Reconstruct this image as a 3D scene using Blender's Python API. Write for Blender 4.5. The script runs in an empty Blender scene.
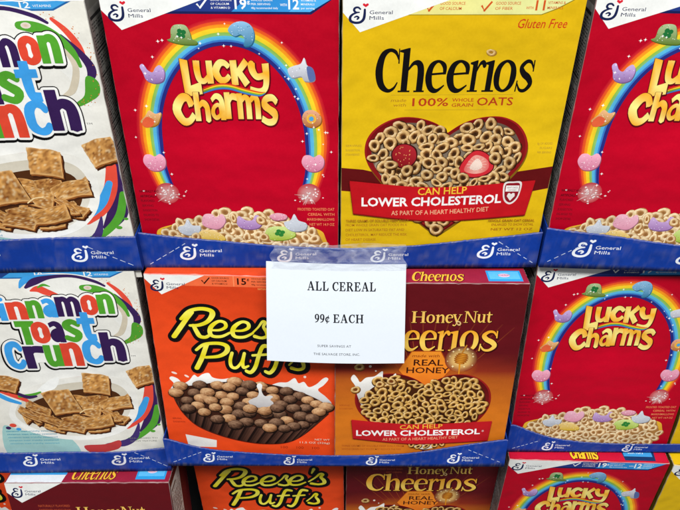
import bpy, math, random
import numpy as np
from mathutils import Vector, Matrix, noise
from mathutils.geometry import delaunay_2d_cdt
from math import sin, cos, pi, radians, sqrt, atan2

scene = bpy.context.scene
C = scene.collection
random.seed(11)

# ------------------------------------------------------------------ colour
def s2l(c):
    return c / 12.92 if c <= 0.04045 else ((c + 0.055) / 1.055) ** 2.4
def hx(h):
    h = h.lstrip('#')
    return tuple(s2l(int(h[i:i + 2], 16) / 255) for i in (0, 2, 4))
def mix(a, b, t):
    t = max(0.0, min(1.0, t))
    return tuple(a[i] + (b[i] - a[i]) * t for i in range(3))
def mul(a, k):
    return tuple(max(0.0, min(1.0, c * k)) for c in a)
WHITE = hx('#e9e9e4'); NAVY = hx('#17204a'); BLACK = hx('#0c0a0c')

# ------------------------------------------------------------------ materials
def principled(name):
    m = bpy.data.materials.new(name); m.use_nodes = True
    return m, m.node_tree.nodes, m.node_tree.links, m.node_tree.nodes['Principled BSDF']

def print_material(name, rough, spec, mottle, bump):
    m, n, l, b = principled(name)
    at = n.new('ShaderNodeAttribute'); at.attribute_name = 'Col'
    tc = n.new('ShaderNodeTexCoord')
    nz = n.new('ShaderNodeTexNoise'); nz.inputs['Scale'].default_value = 420; nz.inputs['Detail'].default_value = 5
    l.new(tc.outputs['Object'], nz.inputs['Vector'])
    rmp = n.new('ShaderNodeMapRange'); rmp.inputs['From Min'].default_value = .25; rmp.inputs['From Max'].default_value = .75
    rmp.inputs['To Min'].default_value = 1 - mottle; rmp.inputs['To Max'].default_value = 1 + mottle
    l.new(nz.outputs['Fac'], rmp.inputs['Value'])
    vm = n.new('ShaderNodeVectorMath'); vm.operation = 'SCALE'
    l.new(at.outputs['Color'], vm.inputs[0]); l.new(rmp.outputs['Result'], vm.inputs['Scale'])
    l.new(vm.outputs['Vector'], b.inputs['Base Color'])
    n2 = n.new('ShaderNodeTexNoise'); n2.inputs['Scale'].default_value = 11; n2.inputs['Detail'].default_value = 3
    l.new(tc.outputs['Object'], n2.inputs['Vector'])
    bp = n.new('ShaderNodeBump'); bp.inputs['Strength'].default_value = bump; bp.inputs['Distance'].default_value = .02
    l.new(n2.outputs['Fac'], bp.inputs['Height']); l.new(bp.outputs['Normal'], b.inputs['Normal'])
    r2 = n.new('ShaderNodeMapRange'); r2.inputs['To Min'].default_value = rough - .07; r2.inputs['To Max'].default_value = rough + .09
    l.new(nz.outputs['Fac'], r2.inputs['Value']); l.new(r2.outputs['Result'], b.inputs['Roughness'])
    b.inputs['Specular IOR Level'].default_value = spec
    return m
M_PRINT = print_material('printed_carton_board', .44, .16, .04, .45)
M_TRAY = print_material('blue_corrugated_board', .55, .16, .07, .4)
M_PAPER = print_material('white_paper', .75, .2, .012, .05)

def tape_material():
    m, n, l, b = principled('clear_packing_tape')
    out = n['Material Output']
    tr = n.new('ShaderNodeBsdfTransparent'); mx = n.new('ShaderNodeMixShader')
    b.inputs['Base Color'].default_value = (.58, .61, .68, 1); b.inputs['Roughness'].default_value = .22
    b.inputs['Specular IOR Level'].default_value = .6
    tc = n.new('ShaderNodeTexCoord'); mp = n.new('ShaderNodeMapping'); mp.inputs['Scale'].default_value = (60, 60, 190)
    mp.inputs['Rotation'].default_value = (0, .5, 0)
    nz = n.new('ShaderNodeTexNoise'); nz.inputs['Scale'].default_value = 1.0; nz.inputs['Detail'].default_value = 5
    nz.inputs['Distortion'].default_value = 1.2
    l.new(tc.outputs['Object'], mp.inputs['Vector']); l.new(mp.outputs['Vector'], nz.inputs['Vector'])
    r = n.new('ShaderNodeMapRange'); r.inputs['From Min'].default_value = .35; r.inputs['From Max'].default_value = .68
    r.inputs['To Min'].default_value = .06; r.inputs['To Max'].default_value = .32
    l.new(nz.outputs['Fac'], r.inputs['Value']); l.new(r.outputs['Result'], mx.inputs['Fac'])
    bp = n.new('ShaderNodeBump'); bp.inputs['Strength'].default_value = .5; bp.inputs['Distance'].default_value = .002
    l.new(nz.outputs['Fac'], bp.inputs['Height']); l.new(bp.outputs['Normal'], b.inputs['Normal'])
    l.new(tr.outputs[0], mx.inputs[1]); l.new(b.outputs[0], mx.inputs[2]); l.new(mx.outputs[0], out.inputs['Surface'])
    return m
M_TAPE = tape_material()

def plain_material(name, c, rough):
    m, n, l, b = principled(name)
    tc = n.new('ShaderNodeTexCoord'); nz = n.new('ShaderNodeTexNoise'); nz.inputs['Scale'].default_value = 9; nz.inputs['Detail'].default_value = 8
    l.new(tc.outputs['Object'], nz.inputs['Vector'])
    cr = n.new('ShaderNodeValToRGB'); cr.color_ramp.elements[0].color = (*mul(c, .7), 1); cr.color_ramp.elements[1].color = (*mul(c, 1.25), 1)
    l.new(nz.outputs['Fac'], cr.inputs['Fac']); l.new(cr.outputs['Color'], b.inputs['Base Color'])
    b.inputs['Roughness'].default_value = rough
    return m

# ------------------------------------------------------------------ 2D shape helpers
def area(p):
    return .5 * sum(p[i][0] * p[(i + 1) % len(p)][1] - p[(i + 1) % len(p)][0] * p[i][1] for i in range(len(p)))
def union(polys):
    vs, fs = [], []
    for p in polys:
        a = area(p)
        if abs(a) < 1e-7: continue
        if a < 0: p = p[::-1]
        k = len(vs); vs += [Vector((q[0], q[1])) for q in p]; fs.append(list(range(k, k + len(p))))
    v, e, f, ov, oe, of = delaunay_2d_cdt(vs, [], fs, 1, 1e-5)
    F = [list(t) for t, o in zip(f, of) if o]
    return [(q.x, q.y) for q in v], F
def disc(x, y, rx, ry=None, n=12, a=0):
    ry = rx if ry is None else ry
    ca, sa = cos(a), sin(a)
    return [(x + ca * rx * cos(2 * pi * i / n) - sa * ry * sin(2 * pi * i / n), y + sa * rx * cos(2 * pi * i / n) + ca * ry * sin(2 * pi * i / n)) for i in range(n)]
def catmull(P, closed=False, n=6):
    out = []; m = len(P); segs = m if closed else m - 1
    for i in range(segs):
        if closed: a, b, c, d = P[(i - 1) % m], P[i], P[(i + 1) % m], P[(i + 2) % m]
        else: a, b, c, d = P[max(i - 1, 0)], P[i], P[i + 1], P[min(i + 2, m - 1)]
        for k in range(n):
            t = k / n
            out.append(tuple(.5 * (2 * b[j] + (c[j] - a[j]) * t + (2 * a[j] - 5 * b[j] + 4 * c[j] - d[j]) * t * t + (3 * b[j] - a[j] - 3 * c[j] + d[j]) * t ** 3) for j in range(len(b))))
    if not closed: out.append(P[-1])
    return out
def stroke(pts, kind='f', closed=False, n=5):
    """centre line with a width per point -> convex pieces. f flat caps, r round caps, l straight flat"""
    P = pts if kind == 'l' else catmull(pts, closed, n)
    m = len(P); N = []
    for i in range(m):
        a = P[(i - 1) % m] if closed else P[max(i - 1, 0)]
        b = P[(i + 1) % m] if closed else P[min(i + 1, m - 1)]
        dx, dy = b[0] - a[0], b[1] - a[1]; L = sqrt(dx * dx + dy * dy) or 1
        N.append((-dy / L, dx / L))
    out = []
    for i in range(m if closed else m - 1):
        j = (i + 1) % m; p, q = P[i], P[j]
        out.append([(p[0] + N[i][0] * p[2] / 2, p[1] + N[i][1] * p[2] / 2), (p[0] - N[i][0] * p[2] / 2, p[1] - N[i][1] * p[2] / 2),
                    (q[0] - N[j][0] * q[2] / 2, q[1] - N[j][1] * q[2] / 2), (q[0] + N[j][0] * q[2] / 2, q[1] + N[j][1] * q[2] / 2)])
    for i in range(m):
        if kind == 'r' or closed or 0 < i < m - 1:
            if kind != 'r' and not closed and i in (1, m - 2) and kind != 'l': continue
            out.append(disc(P[i][0], P[i][1], P[i][2] * .495, n=12))
    return out
def boundary(F):
    cnt = {}
    for f in F:
        for i in range(len(f)):
            a, b = f[i], f[(i + 1) % len(f)]
            k = (min(a, b), max(a, b)); cnt[k] = cnt.get(k, 0) + 1
    return [k for k, c in cnt.items() if c == 1]
def slim(V, F):
    """same outline, far fewer triangles"""
    E = boundary(F)
    nb = {}
    for a, b in E: nb.setdefault(a, []).append(b); nb.setdefault(b, []).append(a)
    loops, used = [], set()
    for s in nb:
        if s in used or len(nb[s]) != 2: continue
        lp, prev, cur = [s], None, s
        while True:
            used.add(cur)
            nx = [q for q in nb[cur] if q != prev]
            if not nx or len(nb[cur]) != 2: return V, F
            prev, cur = cur, nx[0]
            if cur == s: break
            if cur in used: return V, F
            lp.append(cur)
        loops.append([V[i] for i in lp])
    out = []
    for lp in loops:
        q = []
        for i, p in enumerate(lp):
            a = q[-1] if q else lp[-1]; b = lp[(i + 1) % len(lp)]
            L = sqrt((b[0] - a[0]) ** 2 + (b[1] - a[1]) ** 2) or 1e-9
            dev = abs((p[0] - a[0]) * (b[1] - a[1]) - (p[1] - a[1]) * (b[0] - a[0])) / L
            if dev > slim.tol or sqrt((p[0] - a[0]) ** 2 + (p[1] - a[1]) ** 2) > slim.span: q.append(p)
        if len(q) >= 3: out.append(q)
    vs, es = [], []
    for q in out:
        k = len(vs); vs += [Vector(p) for p in q]; es += [(k + i, k + (i + 1) % len(q)) for i in range(len(q))]
    if not vs: return V, F
    v, e, f, *_ = delaunay_2d_cdt(vs, es, [], 1, 1e-6)
    seg = [(vs[a], vs[b]) for a, b in es]
    keep = []
    for t in f:
        cx = sum(v[i].x for i in t) / 3; cy = sum(v[i].y for i in t) / 3; c = False
        for a, b in seg:
            if (a.y > cy) != (b.y > cy) and cx < (b.x - a.x) * (cy - a.y) / (b.y - a.y) + a.x: c = not c
        if c: keep.append(list(t))
    return [(p.x, p.y) for p in v], keep
slim.tol, slim.span = .03, 9.0
def grow(V, F, o):
    polys = [[V[i] for i in f] for f in F]; seen = set()
    for a, b in boundary(F):
        p, q = V[a], V[b]; dx, dy = q[0] - p[0], q[1] - p[1]; L = sqrt(dx * dx + dy * dy)
        if L < 1e-6: continue
        nx, ny = -dy / L * o, dx / L * o
        polys.append([(p[0] + nx, p[1] + ny), (p[0] - nx, p[1] - ny), (q[0] - nx, q[1] - ny), (q[0] + nx, q[1] + ny)])
        for k in (a, b):
            if k not in seen: seen.add(k); polys.append(disc(V[k][0], V[k][1], o, n=10, a=.1))
    return slim(*union(polys))
def poly(p):
    """simple polygon, possibly concave -> triangles"""
    return union([p])
def smooth(P, n=5): return catmull(P, True, n)
def inside(p, poly_):
    c = False; j = len(poly_) - 1
    for i in range(len(poly_)):
        a, b = poly_[i], poly_[j]
        if (a[1] > p[1]) != (b[1] > p[1]) and p[0] < (b[0] - a[0]) * (p[1] - a[1]) / (b[1] - a[1]) + a[0]: c = not c
        j = i
    return c

# ------------------------------------------------------------------ letter shapes
def R4(x0, y0, x1, y1): return ('p', [(x0, y0), (x1, y0), (x1, y1), (x0, y1)])
ROMAN = {   # book serif, x height 1
 'C': [('f', [(1.0, 1.02, .05), (.86, 1.24, .12), (.58, 1.31, .12), (.29, 1.13, .25), (.17, .68, .33), (.29, .25, .27), (.6, .05, .13), (.86, .12, .1), (1.02, .32, .05)]), ('p', [(.97, 1.36), (1.02, 1.36), (1.05, .9), (.99, .9)])],
 'h': [('p', [(.13, 0), (.36, 0), (.36, 1.38), (.3, 1.38), (.0, 1.31), (.0, 1.26), (.13, 1.23)]), ('f', [(.34, .7, .06), (.52, .91, .12), (.71, .9, .2), (.8, .66, .235), (.8, 0, .23)]), R4(.03, 0, .46, .055), R4(.6, 0, .98, .055)],
 'n': [('p', [(.13, 0), (.36, 0), (.36, 1.0), (.3, 1.0), (.0, .93), (.0, .88), (.13, .85)]), ('f', [(.34, .7, .06), (.52, .91, .12), (.71, .9, .2), (.8, .66, .235), (.8, 0, .23)]), R4(.03, 0, .46, .055), R4(.6, 0, .98, .055)],
 'e': [('l', [(.14, .56, .07), (.84, .6, .07)]), ('f', [(.84, .56, .13), (.8, .82, .18), (.52, .97, .09), (.24, .82, .22), (.15, .48, .29), (.28, .14, .23), (.56, .04, .13), (.88, .22, .05)])],
 'r': [('p', [(.13, 0), (.36, 0), (.36, 1.0), (.3, 1.0), (.0, .93), (.0, .88), (.13, .85)]), R4(.0, 0, .5, .055), ('r', [(.34, .66, .06), (.46, .88, .1), (.6, .93, .16), (.68, .85, .19)])],
 'i': [('p', [(.13, 0), (.36, 0), (.36, 1.0), (.3, 1.0), (.0, .93), (.0, .88), (.13, .85)]), R4(.0, 0, .49, .055)],
 'o': [('c', [(.5, .97, .09), (.22, .81, .2), (.135, .5, .27), (.22, .18, .2), (.5, .03, .09), (.78, .19, .2), (.865, .5, .27), (.78, .82, .2)])],
 's': [('f', [(.78, .74, .05), (.64, .93, .1), (.42, .95, .13), (.22, .77, .19), (.36, .58, .22), (.62, .44, .23), (.76, .25, .2), (.56, .05, .13), (.3, .06, .1), (.12, .28, .05)]), ('p', [(.75, 1.0), (.81, 1.0), (.83, .64), (.77, .64)]), ('p', [(.07, 0), (.13, 0), (.15, .36), (.09, .36)])],
 'H': [R4(.12, 0, .36, 1.36), R4(.92, 0, 1.16, 1.36), R4(.36, .66, .92, .74), R4(0, 0, .48, .06), R4(0, 1.3, .48, 1.36), R4(.8, 0, 1.28, .06), R4(.8, 1.3, 1.28, 1.36)],
 'N': [R4(.14, 0, .24, 1.3), R4(1.0, 0, 1.1, 1.36), ('p', [(.1, 1.36), (.36, 1.36), (1.1, .0), (1.0, 0)]), R4(0, 0, .4, .06), R4(0, 1.3, .34, 1.36), R4(.84, 1.3, 1.26, 1.36)],
 'y': [('l', [(.18, 1.0, .22), (.52, .06, .2)]), ('l', [(.88, 1.0, .09), (.42, -.28, .1)]), ('r', [(.44, -.25, .1), (.3, -.36, .12), (.16, -.3, .17)]), R4(0, .94, .42, 1.0), R4(.7, .94, 1.04, 1.0)],
 'u': [('f', [(.22, 1.0, .22), (.22, .4, .23), (.32, .12, .18), (.52, .08, .12), (.72, .3, .06)]), ('l', [(.8, 1.0, .23), (.8, 0, .23)]), R4(0, .94, .3, 1.0), R4(.58, .94, .8, 1.0), R4(.8, 0, 1.02, .055)],
 't': [('f', [(.3, 1.3, .1), (.3, .9, .22), (.3, .3, .23), (.4, .07, .17), (.66, .16, .06)]), R4(.02, .9, .66, 1.0)],
 'A': [('l', [(.5, 1.0, .17), (.86, 0, .19)]), ('l', [(.48, 1.0, .06), (.14, 0, .06)]), R4(.24, .32, .7, .38), R4(0, 0, .32, .05), R4(.62, 0, 1.04, .05)],
 'L': [R4(.12, 0, .3, 1), R4(0, .95, .44, 1), ('p', [(0, 0), (.78, 0), (.84, .32), (.78, .32), (.62, .06), (0, .06)])],
 'E': [R4(.12, 0, .3, 1), R4(.3, .48, .58, .54), R4(.53, .36, .58, .66), ('p', [(0, 0), (.8, 0), (.86, .3), (.8, .3), (.66, .06), (0, .06)]), ('p', [(0, 1), (.76, 1), (.78, .72), (.73, .72), (.62, .94), (0, .94)])],
 'K': [('f', [(.82, .72, .04), (.72, .92, .08), (.5, .97, .06), (.24, .82, .15), (.13, .5, .19), (.24, .18, .15), (.5, .03, .07), (.72, .1, .06), (.86, .28, .03)]), R4(.8, .68, .84, 1.0)],
 'R': [R4(.12, 0, .3, 1), R4(0, .95, .4, 1), R4(0, 0, .42, .05), ('f', [(.28, .96, .07), (.55, .96, .07), (.74, .75, .17), (.55, .51, .07), (.28, .51, .07)]), ('l', [(.46, .52, .15), (.84, 0, .18)]), R4(.74, 0, .98, .05)],
 'B': [R4(.12, 0, .3, 1), R4(.78, 0, .96, 1), R4(.3, .47, .78, .54), R4(0, 0, .42, .05), R4(0, .95, .42, 1), R4(.66, 0, 1.08, .05), R4(.66, .95, 1.08, 1)],
 '9': [('c', [(.32, .97, .06), (.14, .85, .12), (.1, .66, .15), (.16, .46, .12), (.34, .38, .06), (.5, .5, .12), (.54, .7, .15), (.48, .88, .12)]), ('f', [(.54, .7, .15), (.52, .4, .14), (.36, .12, .09), (.08, .01, .05)])],
 '¢': [('f', [(.58, .52, .1), (.42, .66, .08), (.2, .56, .12), (.12, .36, .14), (.22, .14, .12), (.42, .08, .07), (.6, .2, .04)]), ('l', [(.5, .86, .05), (.26, -.12, .05)])],
}
BOUNCY = {  # chunky storybook letters, each in its own unit box
 'L': [('p', [(0, 1), (.4, .95), (.44, .3), (.97, .4), (1, .08), (.1, 0)])],
 'u': [('f', [(.17, 1, .34), (.17, .55, .32), (.26, .2, .29), (.5, .13, .24), (.74, .32, .22)]), ('l', [(.82, 1, .32), (.83, .02, .32)])],
 'c': [('f', [(.92, .7, .25), (.7, .87, .26), (.42, .84, .33), (.2, .5, .38), (.4, .15, .32), (.7, .13, .26), (.94, .32, .24)])],
 'C': [('f', [(.86, .62, .27), (.72, .86, .24), (.45, .84, .3), (.2, .5, .36), (.42, .14, .28), (.7, .13, .22), (.94, .34, .22)])],
 'k': [('l', [(.18, 1, .34), (.22, 0, .34)]), ('l', [(.86, .98, .3), (.34, .46, .26)]), ('l', [(.4, .6, .28), (.84, .02, .33)])],
 'y': [('f', [(.18, 1, .34), (.22, .78, .3), (.42, .58, .22), (.76, .62, .2)]), ('f', [(.83, 1, .32), (.85, .5, .28), (.76, .2, .24), (.5, .1, .2), (.06, .17, .2)])],
 'h': [('l', [(.19, 1, .34), (.2, 0, .34)]), ('f', [(.3, .5, .16), (.55, .63, .22), (.78, .52, .3), (.83, .3, .32), (.83, 0, .32)])],
 'a': [('f', [(.14, .74, .18), (.42, .9, .2), (.72, .82, .28), (.82, .55, .33), (.83, 0, .33)]), ('c', [(.6, .56, .15), (.3, .5, .18), (.17, .27, .26), (.36, .09, .18), (.66, .22, .18)])],
 'r': [('l', [(.22, 1, .4), (.24, 0, .4)]), ('f', [(.3, .62, .2), (.55, .84, .24), (.96, .8, .26)])],
 'm': [('l', [(.12, 1, .23), (.13, 0, .23)]), ('f', [(.18, .7, .16), (.34, .86, .2), (.48, .7, .22), (.5, 0, .23)]), ('f', [(.56, .7, .16), (.72, .86, .2), (.86, .7, .22), (.88, 0, .23)])],
 's': [('f', [(.92, .74, .22), (.7, .89, .22), (.36, .86, .24), (.22, .68, .3), (.5, .52, .26), (.8, .36, .32), (.72, .14, .24), (.4, .1, .22), (.06, .22, .22)])],
}
BLOCK = {   # plump rounded bold, unit box
 'C': [('r', [(.84, .76, .22), (.7, .88, .21), (.45, .9, .2), (.19, .7, .35), (.18, .3, .35), (.45, .1, .2), (.7, .12, .21), (.86, .24, .22)])],
 'i': [('l', [(.5, .98, .86), (.5, .02, .86)])],
 'n': [('l', [(.19, .98, .36), (.19, 0, .36)]), ('f', [(.2, .72, .2), (.46, .9, .22), (.72, .84, .32), (.81, .6, .37), (.81, 0, .37)])],
 'a': [('f', [(.1, .82, .18), (.45, .9, .2), (.74, .76, .34), (.81, .5, .37), (.81, 0, .37)]), ('c', [(.7, .56, .16), (.36, .52, .18), (.2, .3, .3), (.38, .1, .18), (.72, .2, .18)])],
 'm': [('l', [(.12, .98, .23), (.12, 0, .23)]), ('f', [(.12, .72, .14), (.3, .9, .19), (.45, .8, .22), (.5, .6, .23), (.5, 0, .23)]), ('f', [(.5, .72, .14), (.68, .9, .19), (.83, .8, .22), (.88, .6, .23), (.88, 0, .23)])],
 'o': [('c', [(.5, .89, .21), (.22, .75, .3), (.19, .5, .37), (.22, .25, .3), (.5, .11, .21), (.78, .25, .3), (.81, .5, .37), (.78, .75, .3)])],
 'T': [R4(0, .78, 1, 1), R4(.32, 0, .68, .8)],
 's': [('r', [(.8, .78, .2), (.5, .9, .2), (.22, .74, .3), (.45, .54, .26), (.76, .34, .3), (.55, .11, .2), (.17, .2, .2)])],
 't': [('f', [(.46, 1, .36), (.46, .4, .38), (.56, .14, .28), (.9, .13, .2)]), R4(.02, .62, .94, .8)],
 'r': [('l', [(.22, .98, .4), (.22, 0, .4)]), ('f', [(.24, .6, .2), (.46, .84, .26), (.92, .84, .28)])],
 'u': [('l', [(.81, .98, .37), (.81, 0, .37)]), ('f', [(.19, .98, .37), (.19, .4, .37), (.28, .16, .32), (.54, .1, .22), (.8, .3, .2)])],
 'h': [('l', [(.19, .99, .36), (.19, 0, .36)]), ('f', [(.2, .5, .2), (.46, .66, .2), (.72, .6, .3), (.81, .42, .37), (.81, 0, .37)])],
}
BLOCK['c'] = BLOCK['C']
BRUSH = {   # fat slanted brush script, unit box
 'R': [('r', [(.03, .05, .12), (.19, .33, .12), (.37, .64, .11), (.5, .84, .1)]), ('r', [(.24, .62, .08), (.44, .87, .1), (.70, .96, .11), (.92, .91, .12), (.95, .77, .13), (.83, .56, .11), (.63, .44, .1), (.43, .42, .08)]), ('r', [(.5, .43, .09), (.56, .23, .11), (.62, .08, .11), (.74, .05, .1), (.84, .12, .08)])],
 'e': [('r', [(.12, .43, .11), (.53, .45, .13), (.80, .62, .16), (.78, .86, .16), (.52, .92, .15), (.2, .65, .2), (.1, .32, .2), (.22, .1, .17), (.6, .1, .15), (.97, .32, .11)])],
 's': [('r', [(.04, .3, .1), (.36, .62, .1), (.6, .93, .14), (.74, .88, .16), (.64, .66, .16), (.78, .4, .2), (.78, .16, .18), (.5, .06, .15), (.16, .14, .18)])],
 "'": [('r', [(.75, .9, .5), (.4, .12, .26)])],
 'P': [('r', [(.08, .06, .13), (.24, .42, .13), (.36, .78, .12), (.42, .9, .1)]), ('r', [(.12, .7, .08), (.34, .9, .1), (.70, .95, .11), (.91, .86, .13), (.89, .66, .13), (.68, .5, .11), (.34, .45, .09)])],
 'u': [('r', [(.22, .93, .17), (.1, .5, .18), (.14, .14, .18), (.38, .08, .16), (.66, .42, .14), (.84, .93, .16)]), ('r', [(.84, .93, .16), (.72, .4, .18), (.76, .1, .17), (1, .2, .11)])],
 'f': [('r', [(.03, .1, .1), (.2, .06, .12), (.38, .25, .14), (.54, .65, .14), (.7, .92, .13), (.95, .9, .1)]), ('r', [(.3, .62, .08), (.82, .66, .08)])],
}
FONTS = {'roman': ROMAN, 'bouncy': BOUNCY, 'block': BLOCK, 'brush': BRUSH}
GC = {}
def glyph(font, ch):
    k = (font, ch)
    if k not in GC:
        polys = []
        for kind, p in FONTS[font][ch]:
            if kind == 'p':
                v, f = poly(p); polys += [[v[i] for i in t] for t in f]
            elif kind == 'c': polys += stroke(p, 'f', True)
            else: polys += stroke(p, kind)
        slim.tol, slim.span = .0012, .3
        GC[k] = slim(*union(polys))
        slim.tol, slim.span = .03, 9.0
    return GC[k]
def fit_glyph(font, ch, x0, x1, y0, y1=None, unit=None, shear=0):
    """glyph bbox -> box; with unit the height is y0 + unit*y instead"""
    V, F = glyph(font, ch)
    xs = [v[0] for v in V]; ys = [v[1] for v in V]
    a, b, c, d = min(xs), max(xs), min(ys), max(ys)
    sx = (x1 - x0) / (b - a)
    out = []
    for x, y in V:
        Y = y * unit if unit else (y - c) / (d - c) * (y1 - y0)
        out.append((x0 + (x - a) * sx + shear * Y, y0 + Y))
    return out, F

TC = {}
def text_mesh(s, bold=0.0):
    k = (s, bold)
    if k not in TC:
        cu = bpy.data.curves.new('lettering', 'FONT'); cu.body = s; cu.offset = bold; cu.resolution_u = 2
        o = bpy.data.objects.new('lettering', cu); C.objects.link(o)
        ev = o.evaluated_get(bpy.context.evaluated_depsgraph_get()); me = ev.to_mesh()
        V = [(v.co.x, v.co.y) for v in me.vertices]; F = [list(p.vertices) for p in me.polygons]
        ev.to_mesh_clear(); bpy.data.objects.remove(o); bpy.data.curves.remove(cu)
        TC[k] = (V, F)
    return TC[k]

# ------------------------------------------------------------------ printed panels
class Panel:
    """flat printed face. Artwork is in millimetres; ink layers are stacked a few microns apart."""
    def __init__(s, to3, x0, x1, y0, y1, step=1.4e-5, cell=1.3):
        s.to3, s.b, s.step, s.cell = to3, (x0, x1, y0, y1), step, cell
        s.grid = np.zeros((int((x1 - x0) / cell) + 3, int((y1 - y0) / cell) + 3), np.int32)
        s.parts = {}
    def add(s, part, V, F, col):
        x0, x1, y0, y1 = s.b
        cols = [col(x, y) for x, y in V] if callable(col) else (col if isinstance(col, list) else [col] * len(V))
        V = [(min(max(x, x0 + .5), x1 - .5), min(max(y, y0 + .5), y1 - .5)) for x, y in V]
        sl = []; lev = 0
        for f in F:
            xs = [V[i][0] for i in f]; ys = [V[i][1] for i in f]
            q = (slice(int((min(xs) - x0) / s.cell), int((max(xs) - x0) / s.cell) + 1), slice(int((min(ys) - y0) / s.cell), int((max(ys) - y0) / s.cell) + 1))
            sl.append(q); lev = max(lev, int(s.grid[q].max()))
        lev += 1
        for q in sl: s.grid[q] = lev
        P = s.parts.setdefault(part, ([], [], []))
        k = len(P[0])
        P[0].extend(s.to3(x, y, lev * s.step) for x, y in V); P[1].extend([i + k for i in f] for f in F); P[2].extend(cols)
    def poly(s, part, p, col): s.add(part, *poly(p), col)
    def blob(s, part, p, col, n=5): s.add(part, *poly(smooth(p, n)), col)
    def line(s, part, pts, col, kind='r', n=5): s.add(part, *union(stroke(pts, kind, False, n)), col)
    def dot(s, part, x, y, rx, ry, col, col2=None, n=14, a=0):
        V = [(x, y)] + disc(x, y, rx, ry, n, a)
        s.add(part, V, [[0, i + 1, (i + 1) % n + 1] for i in range(n)], [col] + [col2 or col] * n)
    def rect(s, part, x0, y0, x1, y1, col): s.add(part, [(x0, y0), (x1, y0), (x1, y1), (x0, y1)], [[0, 1, 2, 3]], col)
    def text(s, part, t, x, y, w, h, col, bold=.0, rot=0, shear=0, align='l', arc=0):
        V, F = text_mesh(t, bold)
        xs = [v[0] for v in V]; a, b = min(xs), max(xs)
        sx = w / (b - a); sy = h / .72
        off = 0 if align == 'l' else (-w / 2 if align == 'c' else -w)
        ca, sa = cos(rot), sin(rot); out = []
        for X, Y in V:
            px = (X - a) * sx + off + shear * Y * sy; py = Y * sy
            py += arc * ((px - off - w / 2) ** 2) / (w * w / 4)
            out.append((x + px * ca - py * sa, y + px * sa + py * ca))
        s.add(part, out, F, col)
    def word(s, part, font, boxes, fill, outs=(), shear=0, unit=None):
        """boxes (char, x0, x1, y0, y1); outs list of (offset, colour, dx, dy) drawn first, largest first"""
        G = [fit_glyph(font, c, x0, x1, y0, y1, unit, shear) for c, x0, x1, y0, y1 in boxes]
        for o, col, dx, dy in outs:
            for V, F in G:
                W_, F_ = grow(V, F, o) if o else (V, F)
                s.add(part, [(x + dx, y + dy) for x, y in W_], F_, col)
        for (V, F), bx in zip(G, boxes):
            s.add(part, V, F, fill[boxes.index(bx)] if isinstance(fill, list) else fill)
    def build(s, root, mat, parents=None):
        obs = {}
        for key, (V, F, K) in s.parts.items():
            nm = key.split('#')[0]
            par = obs.get((parents or {}).get(nm), root)
            obs[key] = mesh(nm, V, F, mat, par, K)
        return obs

def mesh(name, V, F, mat, parent=None, cols=None, smoothed=False):
    me = bpy.data.meshes.new(name); me.from_pydata([tuple(v) for v in V], [], F)
    if cols:
        at = me.color_attributes.new('Col', 'FLOAT_COLOR', 'POINT')
        at.data.foreach_set('color', [c for q in cols for c in (*q, 1.0)])
    me.materials.append(mat)
    if smoothed: me.polygons.foreach_set('use_smooth', [True] * len(me.polygons))
    me.update()
    o = bpy.data.objects.new(name, me); C.objects.link(o)
    if parent: o.parent = parent
    return o
def thing(name, label, cat, group=None):
    o = bpy.data.objects.new(name, None); C.objects.link(o); o.empty_display_size = .03
    o['label'] = label; o['category'] = cat
    if group: o['group'] = group
    return o
def struct(o): o['kind'] = 'structure'; return o

# ------------------------------------------------------------------ pictures of food
def oat_ring(P, part, x, y, r, rnd, light=hx('#ddb987'), dark=hx('#7a4d25'), hole=hx('#3c2412'), contour=hx('#5a3516')):
    sq = rnd.uniform(.55, 1.0); a = rnd.uniform(0, pi); h = rnd.uniform(.30, .46)
    k = rnd.uniform(.88, 1.1); light = mul(light, k); dark = mul(dark, k)
    P.dot(part, x + .25, y - .35, r * 1.07, r * sq * 1.1, contour, contour, 16, a)
    n, ca, sa = 22, cos(a), sin(a); V, K, F = [], [], []
    rad = [h, h + (1 - h) * .22, h + (1 - h) * .5, h + (1 - h) * .78, 1.0]
    for j, q in enumerate(rad):
        t = (q - h) / (1 - h); nz, nr = sin(pi * (.06 + .88 * t)), -cos(pi * t)
        for i in range(n):
            th = 2 * pi * i / n; wob = 1 + .07 * sin(2 * th + x) + .05 * sin(3 * th + y * 2) + .03 * sin(7 * th + x)
            ex, ey = r * q * wob * cos(th), r * q * wob * sq * sin(th)
            V.append((x + ca * ex - sa * ey, y + sa * ex + ca * ey))
            wx, wy = ca * cos(th) - sa * sin(th), sa * cos(th) + ca * sin(th)
            sh = max(0, nr * wx * -.42 + nr * wy * .55 + nz * .72)
            sh = min(1, sh * 1.1) + rnd.uniform(-.17, .14)
            c = mix(dark, light, sh)
            if sh > .93: c = mix(c, (.95, .85, .66), .35)
            K.append(c)
    for j in range(4):
        for i in range(n):
            F.append([j * n + i, j * n + (i + 1) % n, (j + 1) * n + (i + 1) % n, (j + 1) * n + i])
    P.dot(part, x, y, r * h * 1.05, r * sq * h * 1.05, hole, mix(hole, dark, .55), 12, a)
    P.add(part, V, F, K)
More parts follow.
